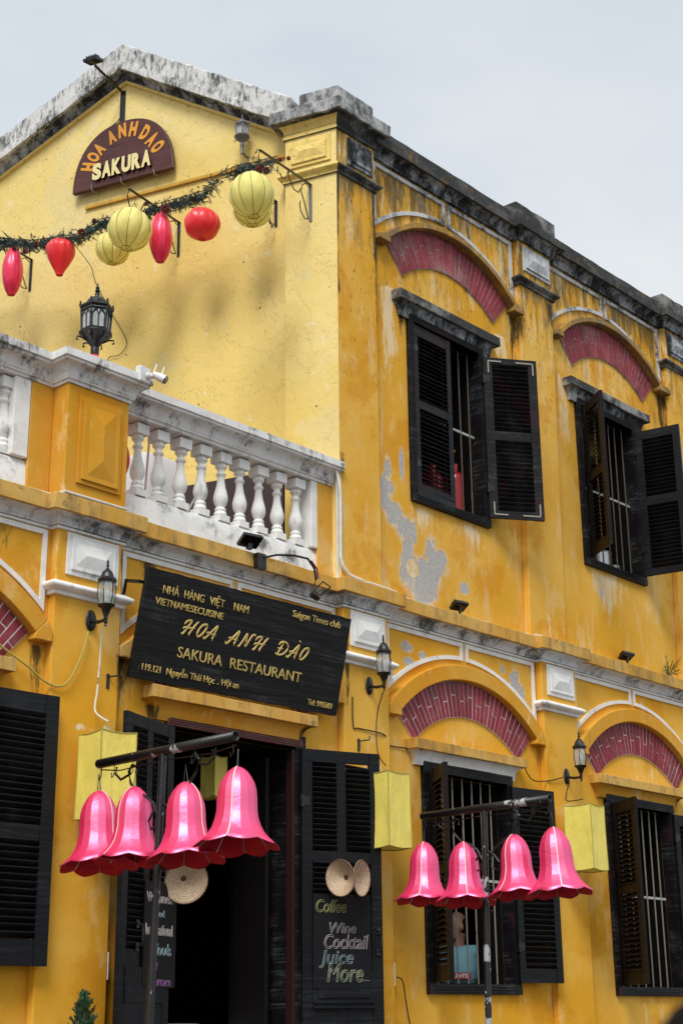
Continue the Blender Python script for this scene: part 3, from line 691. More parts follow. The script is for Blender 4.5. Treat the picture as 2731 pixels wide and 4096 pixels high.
# ------------------------------------------------------------------ shutters, frames, grilles
def slat_mesh(w, name='slat', mat='shut', tilt=1, dep=.064, th=.007):
    mb = MB(); mb.box(-w/2, w/2, -dep/2, dep/2, -th/2, th/2)
    o = mb.build(name, M[mat], None, bevel=0); me = o.data; bpy.data.objects.remove(o); return me
def leaf(hinge, tip, z0, z1, fields, mat='shut', ext=1, stuff=False, st=.07, th=.036, label=None, skip=None, name='shutter', bot=.12, top=.10, rails=(), extra=None, pitch=.043, nodrop=()):
    """fields: list of (u0,u1,za,zb) louvred fields; the rest is solid"""
    H = Vector((hinge[0], hinge[1], 0)); D = Vector((tip[0], tip[1], 0))-H; L = D.length; rz = math.atan2(D.y, D.x)
    mb = MB(); us = sorted(set([0, L]+[q for f in fields for q in f[:2]]))
    zf = sorted(set([z0, z1]+[q for f in fields for q in f[2:4]]))
    for i in range(len(us)-1):
        for j in range(len(zf)-1):
            uc, zc = (us[i]+us[i+1])/2, (zf[j]+zf[j+1])/2
            if any(f[0] < uc < f[1] and f[2] < zc < f[3] for f in fields): continue
            stile = us[i+1] <= st*1.3 or us[i] >= L-st*1.3
            e = 0 if stile else .004
            mb.box(us[i]+(.0008 if not stile else 0), us[i+1]-(.0008 if not stile else 0), -th/2+e, th/2-e, zf[j], zf[j+1])
    if extra: extra(mb, th)
    sh = mb.build(name, M[mat], BL, loc=(H.x, H.y, 0), rot=(0, 0, rz), bevel=.0025)
    if label: sh['label'] = label
    if not stuff:
        for zh in (z0+.18*(z1-z0), z1-.14*(z1-z0)):
            hb = MB(); hb.box(-.012, .012, -th/2-.010, th/2+.010, zh-.045, zh+.045); hb.box(.0121, .06, -th/2-.0035, th/2+.0035, zh-.03, zh+.03); hb.build('hinge', M['black_metal'], sh)
    for f in fields:
        w = f[1]-f[0]-.004; n = int((f[3]-f[2])/pitch); p = (f[3]-f[2])/n
        me = slat_mesh(w, mat=mat) if not stuff else None; smb = MB()
        for k in range(n):
            z = f[2]+p*(k+.5); ta = (-.72 if ext > 0 else .72)+random.uniform(-.10, .10)
            if skip and skip(f, z): continue
            bad = random.random() < .03
            if stuff:
                T = Matrix.Translation(((f[0]+f[1])/2, 0, z)) @ Matrix.Rotation(ta, 4, 'X'); smb.box(-w/2, w/2, -.030, .030, -.0035, .0035, T=T)
            else:
                link('slat', me, sh, ((f[0]+f[1])/2, 0, z+random.uniform(-.002, .002)), (ta, random.uniform(-.004, .004)+(random.choice((-.03, .03)) if bad else 0), 0))
        if stuff: q = smb.build('slats', M[mat], sh); q['kind'] = 'stuff'
    return sh
def frame(x0, x1, z0, z1, w, mat='frame', y0=-.035, y1=.09, sill=True, lint=None):
    for a, sg in ((x0, 1), (x1-w, 0)):
        mb = MB(); mb.box(a, a+w, y0, y1, z0+w, z1-w)
        for q in (.25, .55, .8):
            e = a+w*q if sg else a+w*(1-q)
            mb.box(e-.003, e+.003, y0-.005, y0+.001, z0+w, z1-w)
        mb.build('window_jamb', M[mat], BL, bevel=.0025)
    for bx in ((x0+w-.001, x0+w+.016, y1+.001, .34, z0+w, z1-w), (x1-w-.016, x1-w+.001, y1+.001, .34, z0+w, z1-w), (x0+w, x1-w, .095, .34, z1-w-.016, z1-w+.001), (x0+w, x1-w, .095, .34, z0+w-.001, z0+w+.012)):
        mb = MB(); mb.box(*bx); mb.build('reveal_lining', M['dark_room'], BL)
    mb = MB(); mb.box(x0, x1, y0-.003, y1, z1-w, z1)
    for q in (.2, .45, .7): mb.box(x0+.02, x1-.02, y0-.009, y0-.0032, z1-w*q-.008, z1-w*q)
    mb.build('lintel', M[lint or mat], BL, bevel=.003)
    if sill:
        mb = MB(); mb.box(x0, x1, y0-.006, y1, z0, z0+w)
        for q in (.25, .5, .75): mb.box(x0+.05, x1-.05, y0-.012, y0-.0062, z0+w*q-.006, z0+w*q+.004)
        mb.build('sill', M[mat], BL, bevel=.003)
def grille(xs, z0, z1, zc, mat, y=.05, r=.0072, cmat='cross'):
    mb = MB(); mb.box(xs[0]-.09, xs[-1]+.09, y-.006, y+.006, zc-.011, zc+.011)
    g_ = mb.build('grille', M[cmat], BL)
    me = None
    for x in xs:
        if me is None:
            mb = MB(); mb.tube([(0, 0, z0), (0.001, 0, (z0+z1)/2), (0, 0, z1)], r, 8); o = mb.build('bar', M[mat], g_, smooth=True, loc=(x, y-.008, 0)); me = o.data
        else: link('bar', me, g_, (x, y-.008, 0), (random.uniform(-.001, .001), 0, random.random()))
fr = lambda u0, u1, zs: [(u0, u1, a, b) for a, b in zs]
# lower window by the corner
frame(.69, 1.92, 1.81, 3.64, .08)
grille([.89+.132*k for k in range(7)], 1.89, 3.56, 2.73, 'bar')
leaf((1.86, -.055), (2.37, -.14), 1.905, 3.54, fr(.07, .44, [(2.02, 2.70), (2.78, 3.44)]), ext=1)
leaf((.76, -.05), (.43, -.47), 1.90, 3.55, fr(.07, .46, [(2.02, 2.70), (2.78, 3.44)]), 'shut_brown', ext=-1, stuff=True)
# second lower window
frame(3.41, 4.64, 1.81, 3.64, .08)
grille([3.61+.132*k for k in range(7)], 1.89, 3.56, 2.72, 'bar')
leaf((4.58, -.055), (5.09, -.14), 1.905, 3.54, fr(.07, .44, [(2.02, 2.70), (2.78, 3.44)]), ext=1)
leaf((3.48, -.05), (3.23, -.46), 1.90, 3.55, fr(.07, .41, [(2.02, 2.70), (2.78, 3.44)]), 'shut_brown', ext=-1, stuff=True)
# lower window at the far left: only its open right leaf is in view
frame(-4.92, -3.54, 1.81, 3.64, .08)
leaf((-3.69, -.11), (-3.10, -.13), 1.945, 3.60, fr(.10, .49, [(2.10, 2.69), (2.78, 3.48)]), ext=1, st=.1, pitch=.041)
# upper window by the corner: left leaf closed, right leaf open
frame(.655, 1.775, 5.90, 7.71, .075)
grille([.86+.128*k for k in range(7)], 5.97, 7.64, 6.80, 'bar_dark', y=.07)
leaf((.735, .0), (1.275, .0), 5.98, 7.625, fr(.065, .475, [(6.10, 6.81), (6.90, 7.52)]), 'shut_old', ext=-1, pitch=.0395)
ub = leaf((1.725, -.055), (2.16, -.36), 5.985, 7.60, fr(.085, .445, [(6.06, 6.755), (6.85, 7.53)]), 'shut_old', ext=1, pitch=.0415)
mb = MB()
for (u, z, du, dz) in ((.045, 7.56, 1, -1), (.49, 7.56, -1, -1), (.045, 6.02, 1, 1), (.49, 6.02, -1, 1)):
    mb.box(min(u, u+du*.17), max(u, u+du*.13), -.0235, -.019, z-.006, z+.006); mb.box(u-.006, u+.006, -.0239, -.0194, min(z, z+dz*.12), max(z, z+dz*.12))
mb.build('corner_brace', M['brace'], ub)
# second upper window: both leaves open
frame(3.345, 4.48, 5.90, 7.71, .075)
grille([3.55+.128*k for k in range(7)], 5.97, 7.64, 6.78, 'bar_dark', y=.07)
leaf((3.43, -.05), (3.17, -.44), 5.985, 7.60, fr(.07, .40, [(6.10, 6.75), (6.85, 7.50)]), 'shut_brown', ext=-1, pitch=.041)
leaf((4.42, -.055), (4.53, -.53), 5.985, 7.60, fr(.075, .41, [(6.06, 6.755), (6.85, 7.50)]), 'shut', ext=1, pitch=.041)
# doorway
mb = MB(); mb.box(-2.09, -.74, -.035, .10, 3.57, 3.635)
for q in (.2, .45, .7): mb.box(-2.07, -.76, -.042, -.0352, 3.635-.065*q-.006, 3.635-.065*q)
mb.build('door_lintel', M['maroon_wood'], BL, bevel=.003)
mb = MB(); mb.box(-2.09, -2.015, -.03, .34, .75, 3.569); mb.build('door_jamb', M['frame'], BL, bevel=.003)
mb = MB(); mb.box(-.812, -.74, -.03, .34, .75, 3.569); mb.build('door_jamb', M['frame'], BL, bevel=.003)
mb = MB(); mb.box(-.739, -.69, -.02, -.001, 3.54, 3.66); mb.build('jamb_block', M['frame'], BL, bevel=.003)
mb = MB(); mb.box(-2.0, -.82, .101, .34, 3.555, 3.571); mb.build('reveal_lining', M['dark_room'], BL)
# inner folding leaves standing inside the doorway
for bx in ((-.93, -.90, .16, .50), (-.875, -.845, .2, .6)):
    mb = MB(); mb.box(*bx, .76, 3.5); mb.build('inner_leaf', M['inner'], BL, bevel=.003)
mb = MB(); mb.box(-.835, -.8125, -.02, .05, .76, 3.55); mb.build('door_stop', M['stop'], BL, bevel=.003)
df = lambda u0, u1: [(u0, u1, 2.81, 3.47), (u0, u1, 2.06, 2.73)]
def door_extra(mb, th):
    mb.box(.08, .58, -th/2-.010, -th/2+.001, 1.735, 1.95); mb.box(.12, .54, -th/2-.018, -th/2-.0102, 1.77, 1.915)
    mb.box(.08, .58, -th/2-.022, -th/2-.0001, 1.70, 1.715)
    mb.box(.09, .30, -th/2-.012, -th/2-.0002, 1.1, 1.60); mb.box(.36, .57, -th/2-.012, -th/2-.0002, 1.1, 1.60)
dr = leaf((-.775, -.05), (-.15, -.275), .78, 3.56, df(.085, .29)+df(.37, .575), 'shut', ext=1, st=.085, pitch=.0385,
          skip=lambda f, z: (z < 2.47 and f[1] > .3) or (z < 2.45 and f[0] < .1 and False) or (z > 3.435 and f[0] > .3), extra=door_extra, name='door_leaf')
mb = MB(); T = Matrix.Translation((.47, 0, 3.44)) @ Matrix.Rotation(.10, 4, 'Y') @ Matrix.Rotation(-.5, 4, 'X'); mb.box(-.1, .1, -.02, .02, -.003, .003, T=T); mb.build('slat', M['shut'], dr)
def handle(parent, u, z0, z1, y):
    mb = MB(); mb.box(u-.018, u+.018, y-.006, y, z1-.05, z1); mb.box(u-.018, u+.018, y-.006, y, z0, z0+.05)
    mb.tube([(u, y, z0+.025), (u, y-.035, z0+.03), (u, y-.04, z0+.06), (u, y-.04, z1-.06), (u, y-.035, z1-.03), (u, y, z1-.025)], .007, 8)
    mb.build('handle', M['black_metal'], parent, smooth=True)
handle(dr, .625, 2.07, 2.27, -.019)
def door_extra2(mb, th):
    mb.box(.08, .58, th/2-.001, th/2+.010, 1.735, 1.95)
dl = leaf((-2.055, -.05), (-2.665, -.275), .78, 3.555, df(.085, .29)+df(.37, .575), 'shut', ext=-1, st=.085, pitch=.0385, stuff=True, extra=door_extra2, name='door_leaf')
mb = MB(); mb.box(.44-.018, .44+.018, .019, .025, 2.19, 2.24); mb.box(.44-.018, .44+.018, .019, .025, 2.05, 2.10)
mb.tube([(.44, .02, 2.07), (.44, .055, 2.08), (.44, .06, 2.11), (.44, .06, 2.18), (.44, .055, 2.21), (.44, .02, 2.22)], .007, 8); mb.build('handle', M['black_metal'], dl, smooth=True)

# dark rooms behind the openings (walls, floors and ceilings of their own)
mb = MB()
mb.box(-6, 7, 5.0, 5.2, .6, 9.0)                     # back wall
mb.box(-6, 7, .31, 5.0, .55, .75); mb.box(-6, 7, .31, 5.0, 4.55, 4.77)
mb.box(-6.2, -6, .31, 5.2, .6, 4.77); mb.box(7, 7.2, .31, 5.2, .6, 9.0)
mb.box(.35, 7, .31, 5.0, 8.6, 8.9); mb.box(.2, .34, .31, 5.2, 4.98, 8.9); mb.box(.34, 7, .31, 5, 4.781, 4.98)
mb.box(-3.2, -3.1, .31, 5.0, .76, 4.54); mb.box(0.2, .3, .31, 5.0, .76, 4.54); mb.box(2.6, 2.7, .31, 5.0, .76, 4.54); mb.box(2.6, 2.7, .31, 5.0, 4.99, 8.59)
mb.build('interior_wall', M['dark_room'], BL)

# ------------------------------------------------------------------ signs
def text_mesh(name, body, mat, parent, w=None, h=None, ext=.004, off=0., shear=0., loc=(0, 0, 0), rot=(0, 0, 0), bold=0, outline=0, space=1., mats=None, kid=True, center=False):
    cu = bpy.data.curves.new(name, 'FONT'); cu.body = body; cu.size = 1; cu.shear = shear; cu.offset = bold; cu.space_character = space
    if outline: cu.fill_mode = 'NONE'; cu.bevel_depth = outline; cu.resolution_u = 3; cu.bevel_resolution = 0
    else: cu.extrude = 1; cu.resolution_u = 4
    ob = bpy.data.objects.new(name, cu); COL.objects.link(ob); dg = bpy.context.evaluated_depsgraph_get()
    me = bpy.data.meshes.new_from_object(ob.evaluated_get(dg)); bpy.data.objects.remove(ob)
    n = len(me.vertices); co = np.empty(n*3); me.vertices.foreach_get('co', co); co = co.reshape(-1, 3)
    if n:
        mn, mxv = co.min(0), co.max(0)
        hh = cap_h.get(outline > 0, None) or .70
        sy = (h/.70) if h else 1.; sx = (w/(mxv[0]-mn[0])) if w else sy
        co[:, 0] = (co[:, 0]-(mn[0] if not center else (mn[0]+mxv[0])/2))*sx
        co[:, 1] = (co[:, 1]-(0 if not center else .35))*sy
        if outline: co[:, 2] = co[:, 2]*.3
        else: co[:, 2] = np.where(co[:, 2] > 0, ext, 0)
        # text plane: x right, y up -> x right, z up, front -y
        c2 = np.stack([co[:, 0], -co[:, 2]-off, co[:, 1]], 1); me.vertices.foreach_set('co', c2.ravel())
    me.materials.clear()
    for m_ in (mats or [mat]): me.materials.append(m_)
    if mats:
        me.update()
        for p in me.polygons: p.material_index = 0 if p.normal.y < -.7 else 1
    me.update(); me.name = name
    return link(name, me, parent, loc, rot)
cap_h = {}
# big black carved board, tilted forward under the terrace
bTL, bBL, bTR = Vector((-2.52, -.30, 4.57)), Vector((-2.515, -.125, 3.825)), Vector((-.46, -.30, 4.58))
bu = (bTR-bTL).normalized(); bv = (bTL-bBL).normalized(); bn = bu.cross(bv)
BM = Matrix(((bu.x, -bn.x, bv.x, bBL.x), (bu.y, -bn.y, bv.y, bBL.y), (bu.z, -bn.z, bv.z, bBL.z), (0, 0, 0, 1)))
SG = empty('restaurant_sign', bBL, 'large black carved wooden sign board with gold lettering hung above the doorway', 'sign'); SG.matrix_world = BM
mb = MB(); nX = 40; nZ = 6
pts = [(i/nX*2.055+0, random.uniform(-.003, .003)) for i in range(nX+1)]+[(2.055+random.uniform(-.002, .004), .755*j/nZ) for j in range(1, nZ)]+[(2.055-i/nX*2.055, .757+random.uniform(-.003, .003)) for i in range(nX+1)]
mb.prism(pts, 0, .04, XZ); mb.build('board', M['board'], SG, bevel=.004)
rows = [('NHÀ', .15, .605, .145, .055, 0, .0), ('HÀNG', .345, .605, .185, .055, 0, .0), ('VIỆT', .585, .605, .14, .055, 0, 0), ('NAM', .82, .605, .145, .055, 0, 0),
        ('VIETNAMESECUISINE', .10, .520, .635, .048, 0, 0), 
        ('SAKURA', .375, .195, .42, .075, 0, 0), ('RESTAURANT', .875, .195, .73, .075, 0, 0), ('119.121', .085, .062, .165, .046, 0, 0), ('Nguyễn Thái Học', .305, .062, .45, .046, 0, 0), ('.', .785, .062, .01, .046, 0, 0), ('Hội an', .825, .062, .165, .046, 0, 0),
        ('Saigon Times club', 1.415, .665, .525, .050, 0, 0), ('Tel: 910369', 1.715, .047, .27, .042, 0, 0)]
for tx, u, v_, w_, h_, sh_, bd_ in rows:
    text_mesh('lettering', tx, M['gold'], SG, w=w_, h=h_, ext=.006, shear=sh_, bold=bd_+.001, loc=(u, 0, v_))
BR = {'H': [[(-.12, .62), (-.02, .84), (.18, .95), (.40, .93), (.28, .55), (.12, .08), (.02, -.06), (-.08, .02)], [(1.02, 1.02), (.86, .75), (.68, .30), (.60, -.02), (.70, -.06)], [(-.10, .30), (.02, .42), (.40, .44), (.95, .50)]],
      'O': [[(.62, .93), (.36, .86), (.14, .52), (.12, .16), (.30, -.02), (.56, .12), (.80, .50), (.82, .84), (.64, .95), (.52, .80)]],
      'A': [[(-.22, .12), (-.16, -.04), (.04, .02), (.34, .44), (.80, 1.0), (.78, .50), (.76, .02), (.88, -.03)], [(-.05, .34), (.10, .42), (.50, .36), (.98, .36)]],
      'N': [[(-.10, .02), (.0, -.05), (.16, .30), (.34, .96), (.44, .60), (.60, .04), (.72, .40), (.88, .92), (1.10, 1.0), (1.18, .86)]],
      'Đ': [[(.30, .92), (.20, .45), (.10, .02)], [(-.10, .70), (.10, .95), (.55, .96), (.86, .66), (.76, .25), (.40, .0), (.0, .02), (-.08, .14)], [(-.08, .46), (.46, .48)]], '`': [[(.50, 1.36), (.72, 1.22)]]}
for ch, u0, w_ in (('H', .385, .10), ('O', .505, .085), ('A', .60, .085), ('A', .815, .085), ('N', .93, .10), ('H', 1.075, .10), ('Đ', 1.31, .105), ('A', 1.435, .085), ('`', 1.435, .10), ('O', 1.545, .085)):
    mb = MB()
    for L_ in BR[ch]:
        P = [(x_*w_+y_*.032, y_*.100) for x_, y_ in L_]; Q = []
        for i_ in range(len(P)-1):
            p0, p1, p2, p3 = P[max(i_-1, 0)], P[i_], P[i_+1], P[min(i_+2, len(P)-1)]
            for k_ in range(5):
                t_ = k_/5; Q.append(tuple(.5*(2*p1[e]+(-p0[e]+p2[e])*t_+(2*p0[e]-5*p1[e]+4*p2[e]-p3[e])*t_*t_+(-p0[e]+3*p1[e]-3*p2[e]+p3[e])*t_**3) for e in (0, 1)))
        Q.append(P[-1]); rs_ = [.0035+.0045*min(1, min(i_, len(Q)-1-i_)/4) for i_ in range(len(Q))]
        mb.tube([(q[0], 0, q[1]) for q in Q], .007, 8, rs=rs_)
    mb.v = [(v[0], v[1]*.8-.001, v[2]) for v in mb.v]
    mb.build('letter', M['gold'], SG, smooth=True, loc=(u0, 0, .365))
mb = MB()
for u in (.08,): mb.box(-.03, .02, .05, .19, .64, .66); mb.box(-.035, -.02, .185, .20, .55, .66)
mb.build('hanger', M['black_metal'], SG)

# brown half round sign on the gable
GS = empty('gable_sign', gp(2.2, .045, 9.2), 'dark brown half round wooden sign with orange and cream letters on the gable', 'sign', rot=(0, 0, GROT+PI))
def sup(a, b, e, th): c, s = math.cos(th), math.sin(th); return (a*math.copysign(abs(c)**(2/e), c), b*abs(s)**(2/e))
pts = [sup(.56, .665, 2.25, i/36*PI) for i in range(37)]
mb = MB(); mb.prism(pts, -.045, .0, XZ); mb.build('board', M['signwood'], GS, bevel=.006)
mb = MB()
for z in (.235, .30): pass
mb.box(-.555, .555, -.0462, -.0452, .232, .235); mb.box(-.50, .50, -.0462, -.0452, .41, .413); mb.build('plank_joint', M['ink'], GS)
LT = [('H', 2.59, 9.455, 72), ('O', 2.535, 9.55, 55), ('A', 2.47, 9.625, 42), ('A', 2.335, 9.72, 20), ('N', 2.215, 9.757, 5), ('H', 2.09, 9.742, -10), ('D', 1.955, 9.665, -33), ('A', 1.875, 9.57, -46), ('O', 1.81, 9.47, -60)]
for ch, t, z, a in LT:
    text_mesh('letter', ch, M['orange'], GS, w=.086, h=.138, ext=.004, off=.0, bold=.06, center=True, loc=(2.2-t, -.0455, z-9.2), rot=(0, -math.radians(a), 0))
for i, ch in enumerate('SAKURA'):
    text_mesh('letter', ch, None, GS, w=.102, h=.155, ext=.028, off=.0, bold=.06, center=True, mats=[M['cream'], M['ink']], loc=(-.27+.110*i, -.0458, .162), rot=(0, 0, 0))
for x in (-.33, 0., .36):
    mb = MB(); mb.tube([(x-.01, -.048, .05), (x-.005, -.056, .02), (x, -.05, -.02), (x+.02, -.02, -.03), (x+.02, .04, -.02)], .004, 6); mb.build('hook', M['alu'], GS, smooth=True)

# ------------------------------------------------------------------ chalk boards and palm hats on the doors
def child_frame(hinge, tip):
    H = Vector((hinge[0], hinge[1], 0)); D = Vector((tip[0], tip[1], 0))-H; return H, math.atan2(D.y, D.x)
H_, rz = child_frame((-.775, -.05), (-.15, -.275))
def onR(u, y, z): return H_+Matrix.Rotation(rz, 3, 'Z') @ Vector((u, y, z))
CB = empty('chalkboard', onR(.08, -.034, 1.84), 'black chalkboard with yellow and pink chalk drink names hung on the open right door', 'chalkboard', rot=(0, 0, rz))
mb = MB(); mb.box(0, .475, 0, .01, 0, .66); mb.build('board', M['chalkboard'], CB, bevel=.002)
for tx, u, z, w_, h_, m_ in (('Coffee', .02, .53, .25, .09, 'chalk_y'), ('Wine', .13, .385, .22, .075, 'chalk_w'), ('Cocktail', .085, .275, .37, .10, 'chalk_w'), ('Juice', .045, .17, .28, .095, 'chalk_b'), ('More', .105, .045, .30, .125, 'chalk_g'), ('ooo', .405, .05, .05, .012, 'chalk_w')):
    text_mesh('lettering', tx, M[m_], CB, w=w_, h=h_, outline=.011, shear=.25, loc=(u, -.001, z))
H2, rz2 = child_frame((-2.055, -.05), (-2.665, -.275))
def onL(u, y, z): return H2+Matrix.Rotation(rz2, 3, 'Z') @ Vector((u, y, z))
CB2 = empty('chalkboard', onL(.375, .034, 1.83), 'black chalkboard with white and purple chalk words behind the lamp post on the left door', 'chalkboard', rot=(0, 0, rz2+PI))
mb = MB(); mb.box(0, .43, 0, .01, 0, .66); mb.build('board', M['chalkboard'], CB2, bevel=.002)
for tx, u, z, w_, h_, m_ in (('Vietnamese', .02, .53, .36, .065, 'chalk_w'), ('and', .15, .44, .11, .045, 'chalk_b'), ('International', .015, .325, .36, .07, 'chalk_w'), ('foods', .16, .20, .20, .075, 'chalk_b'), ('Beer', .06, .11, .13, .065, 'chalk_p'), ('Terrace', .09, .01, .28, .06, 'chalk_p')):
    text_mesh('lettering', tx, M[m_], CB2, w=w_, h=h_, outline=.011, loc=(u, -.001, z))
def hat(loc, axis, r, depth, label, grp='palm leaf hats hung on the doors'):
    o = empty('conical_hat', loc, label, 'hat', grp)
    q = Vector(axis).normalized().to_track_quat('Z', 'Y'); o.rotation_mode = 'QUATERNION'; o.rotation_quaternion = q
    mb = MB(); mb.lathe([(r*i/10+.002, -depth*(1-i/10)) for i in range(11)], 40); c = mb.build('cone', M['hat'], o, smooth=True, ang=60, fix=False)
    s_ = c.modifiers.new('thick', 'SOLIDIFY'); s_.thickness = .004
    mb = MB()
    for k in range(1, 12):
        rr = r*k/11; zz = -depth*(1-k/11)+.002
        mb.tube([(rr*math.cos(a*2*PI/32)*.99, rr*math.sin(a*2*PI/32)*.99, zz) for a in range(33)], .0013 if k < 11 else .003, 5, cap=False)
    mb.build('ribs', M['hat_rib'], o, smooth=True)
    mb = MB(); mb.lathe([(.001, -.004), (.014, -.002), (.018, .004), (.001, .006)], 12, c=(0, 0, -depth+.016)); mb.build('crown_patch', M['hat_rib'], o)
    return o
def face(u, v): return (CAM-Vector(v)).normalized()+Vector(u)
p1 = onR(.215, -.20, 2.60); hat(p1, (-.98, -.10, -.12), .132, .09, 'left one of two palm leaf conical hats on the right door')
p2 = onR(.42, -.15, 2.61); hat(p2, (.22, -.97, -.05), .132, .09, 'right one of two palm leaf conical hats on the right door')
p3 = onL(.02, .14, 2.50); hat(p3, (-.40, -.80, -.40), .150, .09, 'palm leaf conical hat hanging under the pink bells beside the left door')
p4 = onL(-.03, .06, 2.60); hat(p4, (-.3, -.9, .1), .135, .08, 'second palm leaf hat half hidden behind the hat at the left door')

# ------------------------------------------------------------------ coach lamps on the pilasters
def coach_lamp(loc, label):
    o = empty('wall_lamp', loc, label, 'lamp', 'black coach lamps on the pilasters')
    o.scale = (.82, .82, .82)
    mb = MB(); mb.lathe([(.0, 0), (.05, .0), (.062, .012), (.055, .02), (.03, .028), (.012, .03)], 14); T = Matrix.Rotation(PI/2, 4, 'X')
    mb.v = [tuple(T @ Vector(v)) for v in mb.v]; mb.v = [(x*.9, y, z*1.45) for x, y, z in mb.v]; mb.build('back_plate', M['black_metal'], o, smooth=True)
    mb = MB(); mb.tube([(0, -.02, .0), (0, -.06, -.02), (0, -.11, -.03), (0, -.16, -.03), (0, -.20, -.03)], .016, 8, rs=[.02, .014, .016, .013, .018]); mb.build('arm', M['black_metal'], o, smooth=True)
    c = (0, -.20, -.085)
    mb = MB(); mb.lathe([(.002, 0), (.013, .005), (.008, .02), (.012, .03), (.018, .04), (.012, .05), (.018, .065), (.016, .08), (.03, .12), (.045, .155), (.068, .17), (.072, .18), (.05, .185), (.002, .186)], 12, c=c); mb.build('cup', M['black_metal'], o, smooth=True, ang=30)
    gl = [(.060, .186), (.070, .24), (.074, .29), (.070, .34), (.062, .375)]
    mb = MB(); mb.lathe(gl, 6, c=c, ph=PI/6); mb.build('glass_pane', M['glass'], o)
    mb = MB()
    for k in range(6):
        a = PI/6+k*PI/3; mb.tube([(c[0]+(r+.001)*math.cos(a), c[1]+(r+.001)*math.sin(a), c[2]+z) for r, z in gl], .0045, 6)
    mb.build('cage', M['black_metal'], o, smooth=True)
    mb = MB(); mb.lathe([(.002, .37), (.076, .372), (.080, .39), (.074, .40), (.060, .41), (.05, .435), (.042, .455), (.022, .475), (.010, .49), (.008, .50), (.016, .508), (.008, .515), (.010, .53), (.009, .55), (.002, .562)], 12, c=c); mb.build('roof', M['black_metal'], o, smooth=True, ang=25)
    mb = MB(); mb.lathe([(.002, .20), (.018, .21), (.018, .24), (.03, .265), (.03, .29), (.018, .31), (.002, .316)], 12, c=c); mb.build('bulb', M['bulb'], o, smooth=True)
    return o
coach_lamp((-2.83, -.072, 4.165), 'coach lamp at the left edge of the large black sign')
coach_lamp((-.02, -.072, 4.15), 'coach lamp at the right edge of the large black sign')
coach_lamp((2.70, -.072, 3.72), 'coach lamp farthest right between the two brick window arches')

# gothic lanterns: one on the balustrade pedestal, one on the gable wall
def gothic(o, c, k, mat, n=6):
    R = lambda prof: [(r*k, z*k) for r, z in prof]
    mb = MB(); mb.lathe(R([(.03, 0), (.032, .05), (.028, .06), (.04, .08), (.06, .11), (.105, .155), (.12, .16), (.12, .175), (.10, .18)]), n*2, c=c, fn=lambda r, z, a: (r*(1+.04*math.cos(a*12)), z)); mb.build('cup', M[mat], o, smooth=True, ang=30)
    gl = R([(.102, .18), (.112, .36)])
    mb = MB(); mb.lathe(gl, n, c=c); mb.build('glass_pane', M['frost'], o)
    mb = MB()
    for q in range(n):
        a = q*2*PI/n; a2 = a+2*PI/n
        def P(f, z, e=.003):
            r0 = .102+(z-.18)/.18*.010
            v = Vector((math.cos(a), math.sin(a), 0)).lerp(Vector((math.cos(a2), math.sin(a2), 0)), f); return Vector(c)+v*(r0+e)*k+Vector((0, 0, z*k))
        mb.tube([P(0, .18), P(0, .37)], .0075*k, 6)
        mb.tube([P(.5, .19), P(.5, .30)], .004*k, 5)
        for s0, s1 in ((.08, .5), (.5, .92)):
            mb.tube([P(s0, .19), P(s0, .285), P(s0+(s1-s0)*.2, .315), P((s0+s1)/2, .335), P(s0+(s1-s0)*.8, .315), P(s1, .285), P(s1, .19)], .0045*k, 5)
        mb.tube([P(0, .345), P(1, .345)], .008*k, 6); mb.tube([P(0, .19), P(1, .19)], .007*k, 6)
        mb.tube([P(.08, .30), P(.5, .345), P(.92, .30)], .005*k, 5)
    mb.build('cage', M[mat], o, smooth=True)
    mb = MB(); mb.lathe(R([(.10, .355), (.122, .365), (.132, .375), (.128, .39), (.095, .405), (.088, .415), (.07, .42)]), n, c=c); mb.build('eave', M[mat], o)
    mb = MB(); mb.lathe(R([(.082, .415), (.072, .44), (.05, .46), (.022, .475), (.018, .485), (.02, .50), (.012, .51), (.02, .525), (.012, .535), (.016, .55), (.009, .56), (.002, .59)]), 12, c=c); mb.build('roof', M[mat], o, smooth=True, ang=30)
    mb = MB()
    for q in range(n):
        a = q*2*PI/n; p = Vector(c)+Vector((math.cos(a)*.122*k, math.sin(a)*.122*k, .385*k)); mb.lathe([(.009*k, 0), (.011*k, .012*k), (.006*k, .02*k), (.009*k, .028*k), (.001, .042*k)], 6, c=p)
        d = Vector((math.cos(a), math.sin(a), 0)); b = Vector(c)
        mb.tube([b+d*.05*k+Vector((0, 0, .10*k)), b+d*.10*k+Vector((0, 0, .13*k)), b+d*.135*k+Vector((0, 0, .135*k)), b+d*.14*k+Vector((0, 0, .11*k)), b+d*.125*k+Vector((0, 0, .105*k))], .007*k, 5)
    mb.build('crest', M[mat], o, smooth=True)
o = empty('rail_lantern', (-2.93, -.12, 5.97), 'large black gothic lantern standing on the white balustrade pedestal', 'lantern', rot=(0, 0, .55))
mb = MB(); mb.lathe([(.05, 0), (.045, .012), (.026, .02), (.026, .10)], 12); mb.build('stem', M['black_metal'], o, smooth=True)
mb = MB(); mb.lathe([(.028, .045), (.029, .058)], 12); mb.build('green_band', M['leaf2'], o); mb = MB(); mb.lathe([(.0285, .058), (.0295, .072)], 12); mb.build('white_band', M['plastic'], o); mb = MB(); mb.lathe([(.028, .072), (.029, .086)], 12); mb.build('red_band', M['red'], o)
gothic(o, (0, 0, .09), .95, 'black_metal')
o = empty('gable_lamp', gp(.88, .0, 9.14), 'small silver gothic lantern on the gable wall beside the corner pier', 'lamp', rot=(0, 0, GROT))
mb = MB(); mb.box(-.05, .05, .001, .02, -.07, .07); mb.build('back_plate', M['pale2'], o, bevel=.01)
